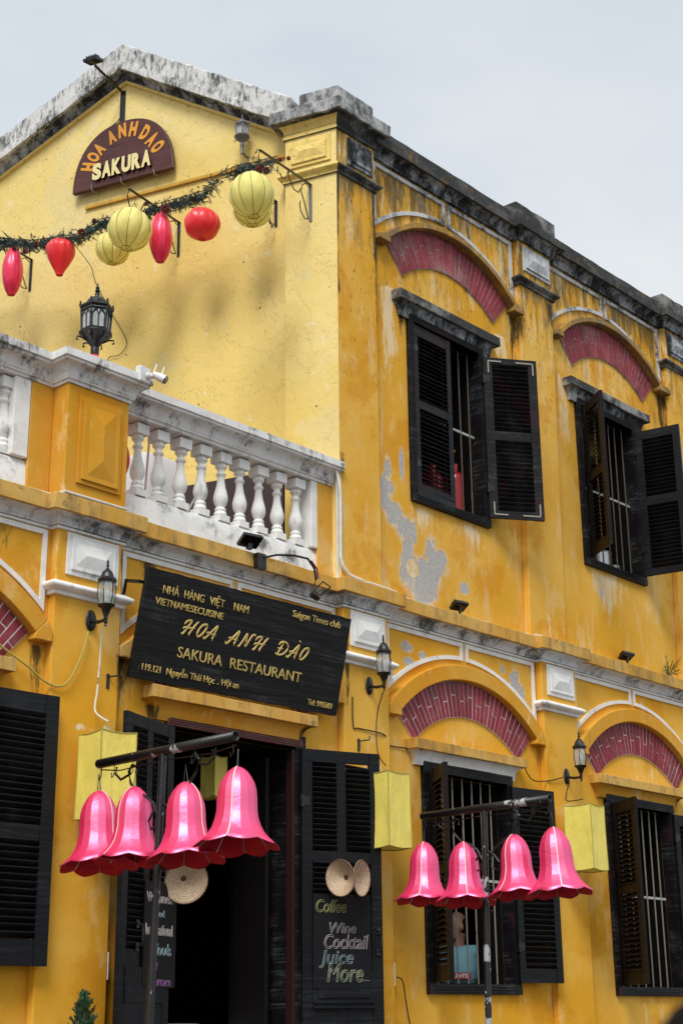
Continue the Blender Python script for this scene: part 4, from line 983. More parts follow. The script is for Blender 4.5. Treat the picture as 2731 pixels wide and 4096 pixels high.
mb = MB(); mb.tube([(0, .02, 0), (0, .07, -.02), (0, .13, .0), (0, .14, .06)], .012, 8); mb.tube([(0, .14, -.03), (0, .14, .06)], .014, 8); mb.build('arm', M['silver'], o, smooth=True)
gothic(o, (0, .14, .05), .58, 'silver')

# ------------------------------------------------------------------ wrought iron brackets, garland and lanterns on the gable
def bracket(t, zt, zb, Ln, dz, label, s0=0):
    o = empty('iron_bracket', gp(t, s0, zt), label, 'bracket', 'wrought iron brackets on the gable wall', rot=(0, 0, GROT))
    h = zt-zb
    mb = MB(); mb.box(-.014, .014, .001, .009, -h, 0); mb.build('wall_bar', M['silver'] if t < .4 else M['black_metal'], o)
    mb = MB(); mb.add([(-.012, .005, 0), (.012, .005, 0), (.012, .005, -.008), (-.012, .005, -.008), (-.012, Ln, dz), (.012, Ln, dz), (.012, Ln, dz-.008), (-.012, Ln, dz-.008)], [(0, 1, 2, 3), (4, 7, 6, 5), (0, 4, 5, 1), (1, 5, 6, 2), (2, 6, 7, 3), (3, 7, 4, 0)]); mb.build('arm', M['black_metal'], o)
    def sc(pts): return [Vector((0, y, z+dz*y/Ln)) for y, z in pts]
    mb = MB()
    mb.tube(sc([(.03, -.04), (.10, -.02), (.17, -.06), (.19, -.14), (.14, -.20), (.08, -.30), (.05, -h+.01)]), .0055, 6)
    mb.tube(sc([(.05, -h+.01), (.12, -h-.01), (.20, -h+.04), (.22, -h+.11), (.20, -h+.14)]), .0055, 6)
    mb.tube(sc([(.19, -.10), (.24, -.16), (.33, -.16), (.42, -.08), (.44, -.01)]), .0055, 6)
    mb.tube(sc([(.44, -.01), (.48, -.10), (.56, -.13), (.60, -.09)]), .0055, 6)
    mb.tube(sc([(Ln-.01, -.01), (Ln+.02, -.08), (Ln-.02, -.17), (Ln-.12, -.19), (Ln-.2, -.14), (Ln-.25, -.05)]), .006, 6)
    mb.build('scroll', M['black_metal'], o, smooth=True)
    return o
bracket(.210, 8.64, 8.27, .97, -.19, 'iron bracket arm on the corner pier above the large round yellow lantern', .095)
bracket(1.607, 8.655, 8.30, .86, -.10, 'iron bracket in the middle between the round yellow and slim red lanterns')
bracket(3.259, 8.655, 8.315, .75, -.06, 'leftmost iron bracket beside the first slim red lantern')
bracket(.60, 8.62, 8.36, .45, -.05, 'short dark bracket mostly hidden behind the large round yellow lantern')

GP = [(4.3, .5, 8.66), (3.8, .5, 8.62), (3.26, .5, 8.61), (2.87, .5, 8.48), (2.38, .5, 8.44), (2.11, .5, 8.52), (1.80, .5, 8.47), (1.55, .5, 8.53), (1.25, .5, 8.53), (1.05, .5, 8.55), (.90, .52, 8.66), (.72, .55, 8.66), (.50, .55, 8.66), (.30, .55, 8.67)]
GR = empty('garland', gp(2, .5, 8.5), 'frosted green tinsel garland with dusty roses strung between the gable brackets', 'garland')
rnd = random.Random(5)
def inv(p): return p-GR.location
mb = MB(); wires = MB()
for i in range(len(GP)-1):
    a, b = gp(*GP[i]), gp(*GP[i+1]); L = (b-a).length
    dens = .45 if 9 <= i < 10 else 1
    if i >= 12: dens = .35
    if i == 10: dens = .15
    ax = (b-a).normalized()
    for k in range(int(L*520*dens)):
        f = rnd.random(); cl = .020+.012*math.sin((i*3.1+f*2.7)*4); q = a.lerp(b, f)+Vector((rnd.gauss(0, cl), rnd.gauss(0, cl), rnd.gauss(-.01, cl)))
        td = (Vector((rnd.gauss(0, .8), rnd.gauss(0, .8), rnd.gauss(-.25, .8)))+ax*rnd.choice((-1, 1))*.7).normalized(); tl = rnd.uniform(.03, .085)*(1.5 if rnd.random() < .07 else 1)
        fr_ = 1 if rnd.random() < .30 else 0
        for j_ in range(34):
            h_ = j_/34; p = q+td*tl*h_; d = (td*.75+Vector((rnd.gauss(0, .6), rnd.gauss(0, .6), rnd.gauss(0, .6)))).normalized(); ln = rnd.uniform(.016, .028)*(1.15-.5*h_)
            s_ = d.cross(Vector((rnd.random(), rnd.random(), rnd.random()))).normalized()*.0018
            mb.add([p-s_, p+s_, p+d*ln], [(0, 1, 2)], 1 if (fr_ and rnd.random() < .6) or rnd.random() < .12 else 0)
for k in range(len(mb.v)): mb.v[k] = tuple(Vector(mb.v[k])-GR.location)
tn = mb.build('tinsel', [M['garl'], M['garl2']], GR, fix=False); tn['kind'] = 'stuff'
for dz in (.0, .035, -.02):
    wires.tube([gp(t, s+dz*.3, z+dz+.01*math.sin(t*9+dz*50))-GR.location for t, s, z in GP], .004, 6)
wires.build('wire', M['black_metal'], GR, smooth=True)
def rose(p, r, m='rose'):
    mb = MB()
    for ring, (n, rr, tl) in enumerate(((5, 1., .5), (5, .75, .8), (4, .5, 1.1), (3, .25, 1.3))):
        for k in range(n):
            a = k*2*PI/n+ring*.6; c = Vector((math.cos(a), math.sin(a), 0)); s_ = Vector((-math.sin(a), math.cos(a), 0)); up = Vector((0, 0, 1))
            b0 = c*rr*.3; t0 = c*rr*math.cos(tl*.6)*.95+up*(.35+.25*ring)
            w_ = rr*.75+.15
            mb.add([(b0-s_*w_*.4)*r, (b0+s_*w_*.4)*r, (c*rr+s_*w_*.6+up*(.2+.22*ring))*r, (t0+up*.12)*r, (c*rr-s_*w_*.6+up*(.2+.22*ring))*r], [(0, 1, 2, 3, 4)])
    q = (CAM-p).normalized().to_track_quat('Z', 'Y')
    o = mb.build('rose', M[m], GR, fix=False); o.location = p-GR.location; o.rotation_euler = q.to_euler()
for (t, s, z, r) in ((2.30, .55, 8.44, .04), (.47, .58, 8.585, .042), (.40, .58, 8.565, .036), (2.80, .55, 8.45, .022), (3.05, .55, 8.46, .022), (2.17, .55, 8.53, .024), (1.42, .55, 8.46, .045), (.28, .55, 8.66, .02), (.20, .55, 8.65, .02), (1.62, .56, 8.56, .02), (2.92, .55, 8.40, .03)):
    rose(gp(t, s, z), r)

def lantern(p, r, h, kind, mat, label, n=12, rib=None, hang=.14, grp=None, squash=.5, tilt=0):
    o = empty('silk_lantern', p, label, 'lantern', grp, rot=(tilt, tilt*.5, random.random()))
    def prof():
        P = []; m = 14
        for i in range(m+1):
            u = i/m; z = -h/2+h*u
            if kind == 'ball': q = math.sqrt(max(0, 1-(2*u-1)**2))*.97+.03; rr = max(.24, q)
            elif kind == 'long': rr = .36+.64*math.sin(u*PI)**.75
            else: rr = .22+.78*(math.sin(min(1, u*1.0)*PI*.60)**1.25 if u < .8 else math.sin(.8*PI*.60)**1.25*(1-((u-.8)/.2)**2*.45))
            P.append((r*rr, z))
        return P
    P = prof(); N_ = n*8; seed = p.x*31+p.z*17
    def fn(rr, z, a):
        ph = (a*n/(2*PI)) % 1; puff = math.sin(ph*PI)
        kk = int(ph*0+a*n/(2*PI)); w1 = math.sin(kk*12.9+seed)*43.7 % 1; return (rr*(1+(.065+.03*w1 if kind != 'long' else .035)*(puff-.6)+.010*math.sin(a*7+z*30+seed)+.012*puff*math.sin(z*(40+20*w1)+kk*2.1)*math.sin(a*n*.5*3)), z+.004*math.sin(a*3+seed))
    mb = MB(); mb.lathe(P, N_, fn=fn); mb.build('shade', mat, o, smooth=True, ang=80)
    mb = MB()
    for k in range(n):
        a = k*2*PI/n; mb.tube([(rr*.972*math.cos(a), rr*.972*math.sin(a), z) for rr, z in P], .0028 if rib else .0018, 5)
    mb.build('rib', rib or mat, o, smooth=True)
    rb, rt = P[0][0], P[-1][0]
    mb = MB()
    for rr, z in ((rb, -h/2), (rt, h/2)): mb.tube([(rr*math.cos(a*2*PI/16), rr*math.sin(a*2*PI/16), z) for a in range(17)], .004, 6, cap=False)
    mb.tube([(-rb, 0, -h/2), (rb, 0, -h/2)], .003, 5)
    mb.build('collar', rib or mat, o, smooth=True)
    mb = MB(); mb.lathe([(rb*.95, -h/2+.004), (rb*.4, -h/2+.03)], 16); mb.build('bottom_ring', mat, o)
    mb = MB()
    for a in (0, 2.1, 4.2): mb.tube([(rt*math.cos(a), rt*math.sin(a), h/2), (0, 0, h/2+hang*.6)], .002, 4)
    mb.tube([(0, 0, h/2+hang*.6), (0, 0, h/2+hang)], .002, 4); mb.build('hanger', M['black_metal'], o)
    return o
gl = 'silk lanterns hanging below the garland'
lantern(gp(3.09, .5, 8.25), .098, .47, 'long', M['redpink'], 'slim red lantern at the far left end of the garland', 10, grp=gl)
lantern(gp(2.56, .5, 8.26), .132, .33, 'heart', M['red'], 'red heart shaped lantern left of the two yellow lanterns', 12, grp=gl, hang=.1)
lantern(gp(1.99, .5, 8.23), .155, .30, 'ball', M['yel'], 'smaller yellow lantern half hidden behind the large round yellow one', 10, M['yel_rib'], grp=gl)
lantern(gp(1.62, .80, 8.18), .190, .385, 'ball', M['yel'], 'large round yellow lantern in front of the middle bracket', 10, M['yel_rib'], grp=gl, tilt=.12)
lantern(gp(1.49, .5, 8.22), .105, .47, 'long', M['redpink'], 'slim red lantern right of the large round yellow lantern', 10, grp=gl)
lantern(gp(1.07, .5, 8.25), .155, .29, 'ball', M['red'], 'round red lantern hanging from the garland right of the slim red one', 9, grp=gl)
lantern(gp(.33, .97, 8.10), .185, .39, 'ball', M['yel'], 'large round yellow lantern hanging from the corner pier bracket', 10, M['yel_rib'], grp=gl, tilt=-.1)
lantern(gp(.60, .45, 8.30), .165, .30, 'ball', M['yel'], 'yellow lantern hidden behind and below the corner yellow lantern', 10, M['yel_rib'], grp=gl)
lantern(gp(3.56, .5, 8.30), .13, .30, 'ball', M['yel'], 'yellow lantern cut off by the left edge above the slim red one', 10, M['yel_rib'], grp=gl)

# floodlight on a long arm above the gable sign
def flood(o, c, q, w=.15, h=.11):
    T = Matrix.Translation(c) @ q.to_matrix().to_4x4()
    mb = MB(); mb.box(-w/2, w/2, -h/2, h/2, 0, .03, T=T); mb.box(-w/2*.7, w/2*.7, -h/2*.7, h/2*.7, .03, .045, T=T)
    for k in range(5): mb.box(-w/2*.65+k*w*.16, -w/2*.65+k*w*.16+.006, -h/2*.65, h/2*.65, .0452, .06, T=T)
    mb.build('housing', M['black_metal'], o, bevel=.003)
    mb = MB(); mb.box(-w/2*.88, w/2*.88, -h/2*.85, h/2*.85, -.004, -.0005, T=T); mb.build('glass', M['lens'], o)
o = empty('flood_light', gp(2.28, 0, 10.27), 'black flood light on a long arm above the half round gable sign', 'flood light', rot=(0, 0, GROT))
mb = MB(); mb.box(-.028, .028, .001, .012, -.36, .0); mb.build('wall_bar', M['black_metal'], o)
mb = MB(); mb.tube([(0, .012, -.02), (0, .50, -.02)], .014, 6); mb.build('arm', M['black_metal'], o)
flood(o, Vector((0, .53, .0)), Vector((0, .3, 1)).to_track_quat('Z', 'Y'), .15, .13)
mb = MB(); mb.tube([(.0, .0, -.25), (.05, .01, -.33), (.22, .01, -.42), (.33, .01, -.55), (.36, .01, -.68)], .004, 6); mb.build('cable', M['black_metal'], o, smooth=True)

# flood light with a bent arm over the big sign
o = empty('flood_light', (-1.42, -.12, 4.965), 'black flood light standing on the cornice ledge above the big sign', 'flood light', 'flood lights on the cornice ledge')
flood(o, Vector((0, -.03, .055)), Vector((.1, .55, .9)).to_track_quat('Z', 'Y'), .17, .12)
mb = MB(); mb.box(-.02, .02, -.03, 0, -.0, .045); mb.build('foot', M['black_metal'], o)
o = empty('flood_light', (-1.33, -.14, 4.80), 'small black flood light drooping on a bent arm in front of the cornice', 'flood light', 'flood lights on the cornice ledge')
mb = MB(); mb.box(-.03, .06, -.03, .02, .03, .15); mb.build('clamp', M['black_metal'], o, bevel=.003)
mb = MB(); mb.tube([(.03, -.03, .12), (.12, -.08, .15), (.22, -.16, .15), (.33, -.2, .14), (.40, -.2, .08), (.42, -.2, .0), (.40, -.2, -.06)], .009, 8); mb.build('arm', M['black_metal'], o, smooth=True)
mb = MB(); mb.tube([(.36, -.205, .13), (.42, -.21, .075), (.435, -.21, .0)], .007, 6); mb.build('tape', M['brick'], o, smooth=True)
mb = MB(); T = Matrix.Translation((.41, -.22, -.12)) @ Matrix.Rotation(.9, 4, 'X') @ Matrix.Rotation(.25, 4, 'Y')
for a, b in (((-.05, .0), (.05, .0)), ((.05, 0), (.055, .10)), ((-.05, 0), (-.055, .10)), ((-.055, .10), (.055, .10))): mb.tube([T @ Vector((a[0], 0, a[1])), T @ Vector((b[0], 0, b[1]))], .005, 5)
mb.box(-.045, .045, -.02, .01, -.05, -.01, T=T); mb.build('lamp_head', M['black_metal'], o)
for x, lb in ((1.17, 'small black flood light on the ledge under the corner window'), (3.86, 'small black flood light on the ledge at the far right')):
    o = empty('flood_light', (x, -.10, 4.963), lb, 'flood light', 'flood lights on the cornice ledge')
    flood(o, Vector((0, 0, .06)), Vector((.1, .5, .9)).to_track_quat('Z', 'Y'), .15, .10)
    mb = MB(); mb.box(-.01, .01, -.01, .01, 0, .06); mb.build('foot', M['black_metal'], o)

# security camera at the pedestal corner
o = empty('security_camera', (-2.60, -.26, 5.96), 'white security camera with two stub aerials on the end of the pedestal cap', 'camera'); o.scale = (.85, .85, .85)
mb = MB(); mb.box(-.07, .06, -.03, .03, -.065, .075); mb.build('junction_box', M['plastic'], o, bevel=.008, rot=(0, 0, .15))
mb = MB(); mb.tube([(.02, -.03, .0), (.03, -.06, .0)], .03, 14); mb.tube([(.03, -.05, 0), (.06, -.08, -.01)], .02, 12); mb.build('arm', M['plastic'], o, smooth=True)
mb = MB(); a = Vector((.04, -.085, .005)); b = Vector((.10, -.16, -.05)); mb.tube([a, a.lerp(b, .5), b], .036, 18, rs=[.024, .036, .038]); mb.build('head', M['plastic'], o, smooth=True, ang=50)
mb = MB(); d = (b-a).normalized(); mb.tube([b+d*.001, b+d*.012], .033, 18); mb.build('lens', M['lens'], o, smooth=True, ang=40)
for q in ((.05, -.07, .02), (.10, -.11, .0)):
    mb = MB(); mb.tube([q, (q[0]+.025, q[1]-.01, q[2]+.085)], .007, 8); mb.build('aerial', M['plastic'], o, smooth=True)

# ------------------------------------------------------------------ cables and conduits
def cable(pts, r, mat, label, name='cable', sm=True, cat='cable'):
    P = [Vector(p) for p in pts]
    if sm and len(P) > 2:
        Q = []
        for i in range(len(P)-1):
            p0, p1, p2, p3 = P[max(i-1, 0)], P[i], P[i+1], P[min(i+2, len(P)-1)]
            for k in range(6):
                t = k/6; Q.append(.5*((2*p1)+(-p0+p2)*t+(2*p0-5*p1+4*p2-p3)*t*t+(-p0+3*p1-3*p2+p3)*t**3))
        P = Q+[P[-1]]
    mb = MB(); mb.tube(P, r, 7); return tag(mb.build(name, M[mat], smooth=True), label, cat)
cable([(-9, -.05, 5.0), (-3.5, -.02, 4.985), (-3.19, -.05, 4.975), (-3.17, -.175, 4.972), (-2.64, -.175, 4.972), (-2.60, -.04, 4.975), (-1.5, -.025, 4.975), (-.42, -.025, 4.975)], .010, 'conduit', 'white conduit running along the cornice ledge below the terrace', 'conduit', False, 'conduit')
cable([(-.25, -.085, 4.99), (.0, -.13, 4.985), (.25, -.12, 4.98), (.6, -.02, 4.985), (2.2, -.015, 4.985), (2.4, -.09, 4.985), (2.9, -.09, 4.985), (3.1, -.015, 4.98), (6, -.015, 4.98)], .011, 'conduit', 'white conduit along the ledge below the upper windows', 'conduit', False, 'conduit')
cable([(-.40, -.06, 5.95), (-.355, -.088, 5.75), (-.35, -.088, 5.3), (-.345, -.09, 5.12), (-.27, -.10, 5.02), (-.12, -.12, 4.99)], .014, 'conduit', 'white corrugated pipe down the corner beside the balustrade end', 'conduit', True, 'conduit')
cable([(-.352, -.055, 5.93), (-.352, -.055, 4.97)], .011, 'conduit', 'straight white pipe against the corner at the balustrade end', 'conduit', False, 'conduit')
cable([(-2.86, -.10, 4.08), (-2.92, -.11, 3.9), (-3.0, -.10, 3.73), (-3.08, -.09, 3.68), (-3.18, -.08, 3.70), (-3.28, -.06, 3.77), (-3.45, -.04, 3.86), (-3.60, -.05, 3.93)], .007, 'piping', 'loose yellowed cable looping left from the lamp by the big sign')
cable([(-2.80, -.16, 4.10), (-2.77, -.12, 3.95), (-2.775, -.11, 3.7), (-2.80, -.13, 3.55), (-2.81, -.28, 3.46)], .006, 'conduit', 'pale cord from the left coach lamp down to the yellow box lantern')
cable([(.02, -.19, 4.09), (.03, -.11, 3.9), (.02, -.12, 3.62), (-.08, -.29, 3.48)], .0045, 'ink', 'black cord from the middle coach lamp to its yellow box lantern')
cable([(-.22, -.078, 4.03), (-.215, -.078, 3.8), (-.15, -.078, 3.79), (.15, -.078, 3.78), (.25, -.02, 3.72), (.50, -.02, 3.72), (.60, -.1, 3.71)], .005, 'ink', 'thin dark cable clipped across the pilaster below the middle lamp')
cable([(2.0, -.11, 3.77), (2.1, -.06, 3.70), (2.25, -.03, 3.64), (2.42, -.08, 3.65), (2.62, -.09, 3.70)], .005, 'ink', 'dark cable sagging from the window shelf to the right lamp')
cable([(2.68, -.12, 3.66), (2.66, -.09, 3.55), (2.60, -.14, 3.48), (2.605, -.306, 3.48)], .005, 'ink', 'black cord from the right lamp to its yellow box lantern')
cable([gp(2.59, .30, 8.55), gp(2.54, .05, 8.40), gp(2.50, .02, 8.25), gp(2.35, .015, 7.95), gp(2.20, .02, 7.70), gp(2.12, .02, 7.52), gp(2.2, .02, 7.42), gp(2.32, .02, 7.40), gp(2.34, .02, 7.1)], .0035, 'ink', 'thin dark wire straggling down the pale gable wall from the garland')
cable([(.245, -.075, 1.93), (.31, -.08, 1.90), (.38, -.05, 1.75), (.45, -.04, 1.55), (.62, -.05, 1.2), (.7, -.1, .6)], .005, 'ink', 'black cable drooping from the white socket under the corner window')

# sockets
def socket(loc, rz_, label, big=False):
    o = empty('wall_socket', loc, label, 'socket', rot=(0, 0, rz_))
    mb = MB(); mb.box(-.035, .035, -.008, 0, -.085, .085); mb.build('plate', M['plastic'], o, bevel=.003)
    mb = MB(); mb.box(-.018, .018, -.03, -.0085, -.03, .0); mb.build('plug', M['plastic'], o, bevel=.004)
    mb = MB()
    for z in (.045, .02, -.055): mb.box(-.010, -.004, -.0095, -.0081, z, z+.012); mb.box(.004, .010, -.0095, -.0081, z, z+.012)
    mb.build('slots', M['ink'], o)
socket((-2.567, -.035, 1.96), PI/2-.01+PI/2*0+0, 'white socket with a plug on the side of the pilaster left of the door')
socket((.2335, -.034, 1.95), PI/2, 'white socket on the side of the corner pilaster near the lower window')

# iron hooks on the wall
for (x, y, z, lb) in ((-2.66, -.072, 3.78, 'small iron hook plate on the pilaster below the big sign'), (-.15, -.072, 3.66, 'small iron hook on the corner pilaster below the middle lamp')):
    o = empty('wall_hook', (x, y, z), lb, 'hook')
    mb = MB(); mb.box(-.012, .012, -.006, 0, -.05, .05); mb.tube([(0, -.006, .03), (.03, -.04, .035), (.06, -.06, .04), (.065, -.06, .07)], .006, 6); mb.build('plate', M['black_metal'], o)

# ------------------------------------------------------------------ yellow box lanterns
def box_lantern(loc, w, h, rz_, label, grp='yellow square box lanterns', taper=.03):
    o = empty('box_lantern', loc, label, 'lantern', grp, rot=(0, 0, rz_))
    n = 6; mb = MB(); rings = []
    rd = random.Random(int(loc[0]*100))
    def ring(z, s, bow):
        R = []
        for k in range(4):
            a = Vector(((-1, -1), (1, -1), (1, 1), (-1, 1))[k]); b = Vector(((1, -1), (1, 1), (-1, 1), (-1, -1))[k])
            for j in range(n):
                f = j/n; p = a.lerp(b, f)*s/2; q = -math.sin(f*PI)*bow; nrm = Vector((b.y-a.y, a.x-b.x)).normalized(); p = p+nrm*q; R.append((p.x+rd.uniform(-.001, .001), p.y+rd.uniform(-.001, .001), z+ (-math.sin(f*PI)*.012 if z in (0, h) else 0)))
        return R
    m = 8
    for i in range(m+1):
        u = i/m; rings.append(ring(h*u, w*(1+taper*(1-u)-.02*math.sin(u*PI)), .006*math.sin(u*PI)))
    vs = [v for R in rings for v in R]; K = 4*n; fs = [(i*K+k, i*K+(k+1) % K, (i+1)*K+(k+1) % K, (i+1)*K+k) for i in range(m) for k in range(K)]
    mb.add(vs, fs); mb.build('shade', M['yelbox'], o, smooth=True, ang=50)
    mb = MB()
    for R in (rings[0], rings[-1]): mb.tube([Vector(v) for v in R]+[Vector(R[0])], .0045, 6, cap=False)
    for k in range(4): mb.tube([Vector(rings[i][k*n]) for i in range(m+1)], .0045, 6)
    mb.tube([rings[-1][0], rings[-1][2*n]], .003, 5); mb.tube([(0, 0, h), (0, 0, h+.06)], .003, 5)
    mb.build('piping', M['piping'], o, smooth=True)
    mb = MB(); b = w/2*(1+taper)*.97; mb.box(-b, b, -b, b, .004, .008); mb.build('base', M['yelbox'], o)
box_lantern((-2.81, -.28, 2.84), .265, .54, -.10, 'yellow box lantern left of the doorway behind the first pink bell')
box_lantern((-.08, -.29, 2.86), .255, .56, .0, 'yellow box lantern between the door and the barred corner window')
box_lantern((2.605, -.306, 2.86), .265, .56, .11, 'yellow box lantern at the right behind the last pink bell')
box_lantern((-1.27, .37, 3.19), .135, .30, .08, 'small yellow box lantern hanging inside the dark doorway')
box_lantern((4.45, .55, 7.45), .22, .33, .2, 'yellow box lantern hanging inside the far upper window')

# ------------------------------------------------------------------ street posts with pink bells
def bell_parts(o, k=1., seed=0):
    rd = random.Random(seed); n = 8; sub = 8; N_ = n*sub
    P = [(.016, 0), (.032, -.008), (.055, -.028), (.075, -.055), (.092, -.09), (.102, -.125), (.107, -.165), (.108, -.205), (.110, -.245), (.117, -.285), (.130, -.325), (.150, -.362), (.175, -.395), (.203, -.425)]
    P = [(r*k, z*k) for r, z in P]
    def fn(r, z, a):
        ph = (a*n/(2*PI)) % 1; d = abs(ph-.5)*2       # 1 at the seams
        n2 = 2*n; p2 = (a*n2/(2*PI)) % 1; flat = 1/math.cos((p2-.5)*2*PI/n2); f = 1.
        rr = r*(f*flat*math.cos(PI/n2)*1.01+(1-f)); u = max(0, (-z/k-.30)/.125)
        rr *= 1+.13*u*u*(1-d*d)
        zz = z-.012*k*u*u*(1-d*d)+.010*k*u*u*d
        return rr+.0008*math.sin(a*5+z*60), zz
    mb = MB(); mb.lathe(P[::-1], N_, fn=fn, ph=0.)
    c = mb.build('shade', [M['pink'], M['pink_in']], o, smooth=True, ang=13, fix=False)
    s_ = c.modifiers.new('thick', 'SOLIDIFY'); s_.thickness = .002; s_.offset = -1; s_.material_offset = 1; s_.material_offset_rim = 0
    # pale strip on one seam, inner wires on all
    mb = MB(); a0 = 0; pts = []
    for (r, z) in P:
        rr, zz = fn(r, z, 0.0001); pts.append((rr, zz))
    vs = []; fs = []
    for i, (rr, zz) in enumerate(pts):
        for s_ in (-.004, .004): vs.append(Vector((rr+.0025, s_*k, zz)))
        if i: fs.append((2*i-2, 2*i-1, 2*i+1, 2*i))
    mb.add(vs, fs); q = mb.build('seam_strip', M['pink_strip'], o, fix=False); q.modifiers.new('thick', 'SOLIDIFY').thickness = .003
    mb = MB()
    for j in range(n):
        a = j*2*PI/n; L = []
        for (r, z) in P[-6:]:
            rr, zz = fn(r, z, a+.0001); L.append(((rr-.006)*math.cos(a), (rr-.006)*math.sin(a), zz))
        mb.tube(L, .0022, 4)
    mb.build('wire', M['alu'], o)
    mb = MB(); mb.tube([(-.016, 0, 0), (0, 0, .10), (.016, 0, 0)], .0025, 5); mb.build('hanger', M['black_metal'], o)
BELL = empty('bell_lantern', (0, 0, 0), 'x', 'lantern', 'pink satin bell lanterns'); bell_parts(BELL)
first = [True]
def bell(p, rz_, k, label, tilt=(0, 0)):
    o = BELL if first[0] else dup(BELL); first[0] = False
    o.location = p; o.rotation_euler = (Matrix.Rotation(-.10+tilt[0], 3, Vector((.67, -.74, 0))) @ Matrix.Rotation(tilt[1], 3, Vector((-.77, -.63, 0))) @ Matrix.Rotation(rz_, 3, 'Z')).to_euler(); k *= 1.04; o.scale = (k, k, k); o['label'] = label
def street_post(x, y, zt, y0, y1, label, lean=-.05):
    o = empty('street_post', (x+lean*1.9, y, .13), label, 'post', 'black street posts with bell lanterns')
    L = lambda X, Y, Z: Vector((X-x-lean*1.9, Y-y, Z-.13))
    mb = MB(); mb.tube([Vector((0, 0, 0)), Vector((0, 0, .02)), Vector((0, 0, .02)), L(x+lean, y, 1.6), L(x, y, zt)], .027, 14, rs=[.09, .09, .028, .024, .022]); mb.build('pole', M['post'], o, smooth=True, ang=40)
    mb = MB(); mb.tube([L(x, y0, zt-.004), L(x, y1, zt+.012)], .028, 14, cap=False); q = mb.build('cross_bar', M['post'], o, smooth=True, ang=40, fix=False); q.modifiers.new('thick', 'SOLIDIFY').thickness = .004
    mb = MB(); mb.tube([L(x, y0+.001, zt-.004), L(x, y0-.01, zt-.004)], .0265, 14); mb.build('end_cap', M['post'], o)
    mb = MB()
    for s_ in (-1, 1):
        f = lambda d, z: L(x+.0, y+s_*d, zt-z)
        mb.tube([f(.03, .36), (f(.08, .28)), f(.14, .24), f(.22, .21), f(.28, .15), f(.30, .08), f(.27, .045), f(.23, .06), f(.235, .095)], .0085, 6)
        mb.tube([f(.02, .30), f(.07, .33), f(.11, .38), f(.09, .43), f(.05, .42), f(.045, .38)], .0075, 6)
        mb.tube([f(.30, .10), f(.37, .12), f(.42, .08), f(.41, .04)], .0075, 6)
    mb.build('scroll', M['black_metal'], o, smooth=True)
    mb = MB()
    for yy in (y0-.02, (y0+y1)/2+.28, (y0+y1)/2-.25, y1+.03, (y0+y1)/2+.45, (y0+y1)/2-.42): mb.tube([L(x, yy-.01, zt-.03), L(x, yy-.01, zt-.08), L(x, yy+.01, zt-.10), L(x, yy+.015, zt-.07)], .0035, 5)
    mb.tube([L(x-.03, y-.0, zt-.05), L(x-.04, y, zt-.5), L(x-.035, y, zt-1.0), L(x-.04, y, zt-2)], .004, 5)
    mb.tube([L(x+.0, y0-.02, zt-.04), L(x, y0-.2, zt-.065), L(x, y, zt-.05), L(x, y1+.2, zt-.06), L(x, y1, zt-.04)], .004, 5)
    for q in (.55, .58, .72): mb.tube([L(x+.03*math.cos(a*.7)*1.1, y+.03*math.sin(a*.7)*1.1, zt-q+a*.002) for a in range(10)], .003, 5)
    mb.build('hooks', M['black_metal'], o, smooth=True)
street_post(-3.266, -1.35, 3.081, -.77, -1.945, 'flaking black post in front of the open doorway carrying four pink bells')
street_post(-.257, -1.35, 3.035, -.78, -1.915, 'flaking black post in front of the barred corner window carrying four pink bells')
va = math.atan2(-.63, -.77)     # direction towards the camera
bx_, by_ = -3.266, lambda f: -.77-1.175*f
bell((bx_, by_(.012), 2.915), va+.95, 1.0, 'leftmost pink bell of the post by the door, narrow and creased', (.0, .05))
bell((bx_, by_(.29), 2.905), va-.70, .95, 'second pink bell from the left on the post by the door', (.03, .0))
bell((bx_, by_(.66), 2.885), va+1.0, .97, 'third pink bell from the left on the post by the door', (.0, .04))
bell((bx_, by_(1.015), 2.920), va-.12, .97, 'rightmost and nearest pink bell of the post by the door', (-.02, .0))
bx_, by_ = -.257, lambda f: -.78-1.135*f
bell((bx_, by_(.01), 2.845), va-.20, .95, 'leftmost pink bell of the post by the barred window', (.02, -.02))
bell((bx_, by_(.325), 2.815), va+.05, .95, 'second pink bell from the left on the post by the barred window', (-.02, .0))
bell((bx_, by_(.72), 2.83), va-.80, .93, 'third pink bell from the left on the post by the barred window', (.0, .03))
bell((bx_, by_(1.01), 2.85), va+.0, .99, 'rightmost and nearest pink bell of the post by the barred window', (.03, .04))

# ------------------------------------------------------------------ things on the terrace
o = empty('covered_table', (-1.58, .88, 4.97), 'table under a white cloth on the terrace behind the balusters', 'table')
mb = MB(); K = 48
def clothr(r, z, a):
    sq = 1/max(abs(math.cos(a)), abs(math.sin(a))); sq = min(sq, 1.3); return (r*sq*(1+(.03*math.sin(a*9))*(1-z/.9)), z)
mb.lathe([(.25, .02), (.24, .3), (.23, .6), (.215, .88), (.205, .90), (.001, .905)], K, fn=clothr); mb.build('cloth', M['cloth'], o, smooth=True, ang=50)
mb = MB(); mb.box(-.18, .18, -.18, .18, .80, .86); mb.build('tabletop', M['brown_dado'], o)
for x in (-.15, .15):
    for y in (-.15, .15):
        mb = MB(); mb.box(x-.02, x+.02, y-.02, y+.02, 0, .799); mb.build('leg', M['brown_dado'], o)
lantern(Vector((-2.36, .42, 5.58)), .17, .42, 'ball', M['red'], 'red lantern on the terrace peeking out beside the pedestal', 10, grp=None, hang=.3)
cable([(-2.10, .30, 5.02), (-2.085, .29, 5.4), (-2.07, .28, 5.80)], .009, 'conduit', 'grey pipe standing between the first balusters', 'pipe', True, 'pipe')
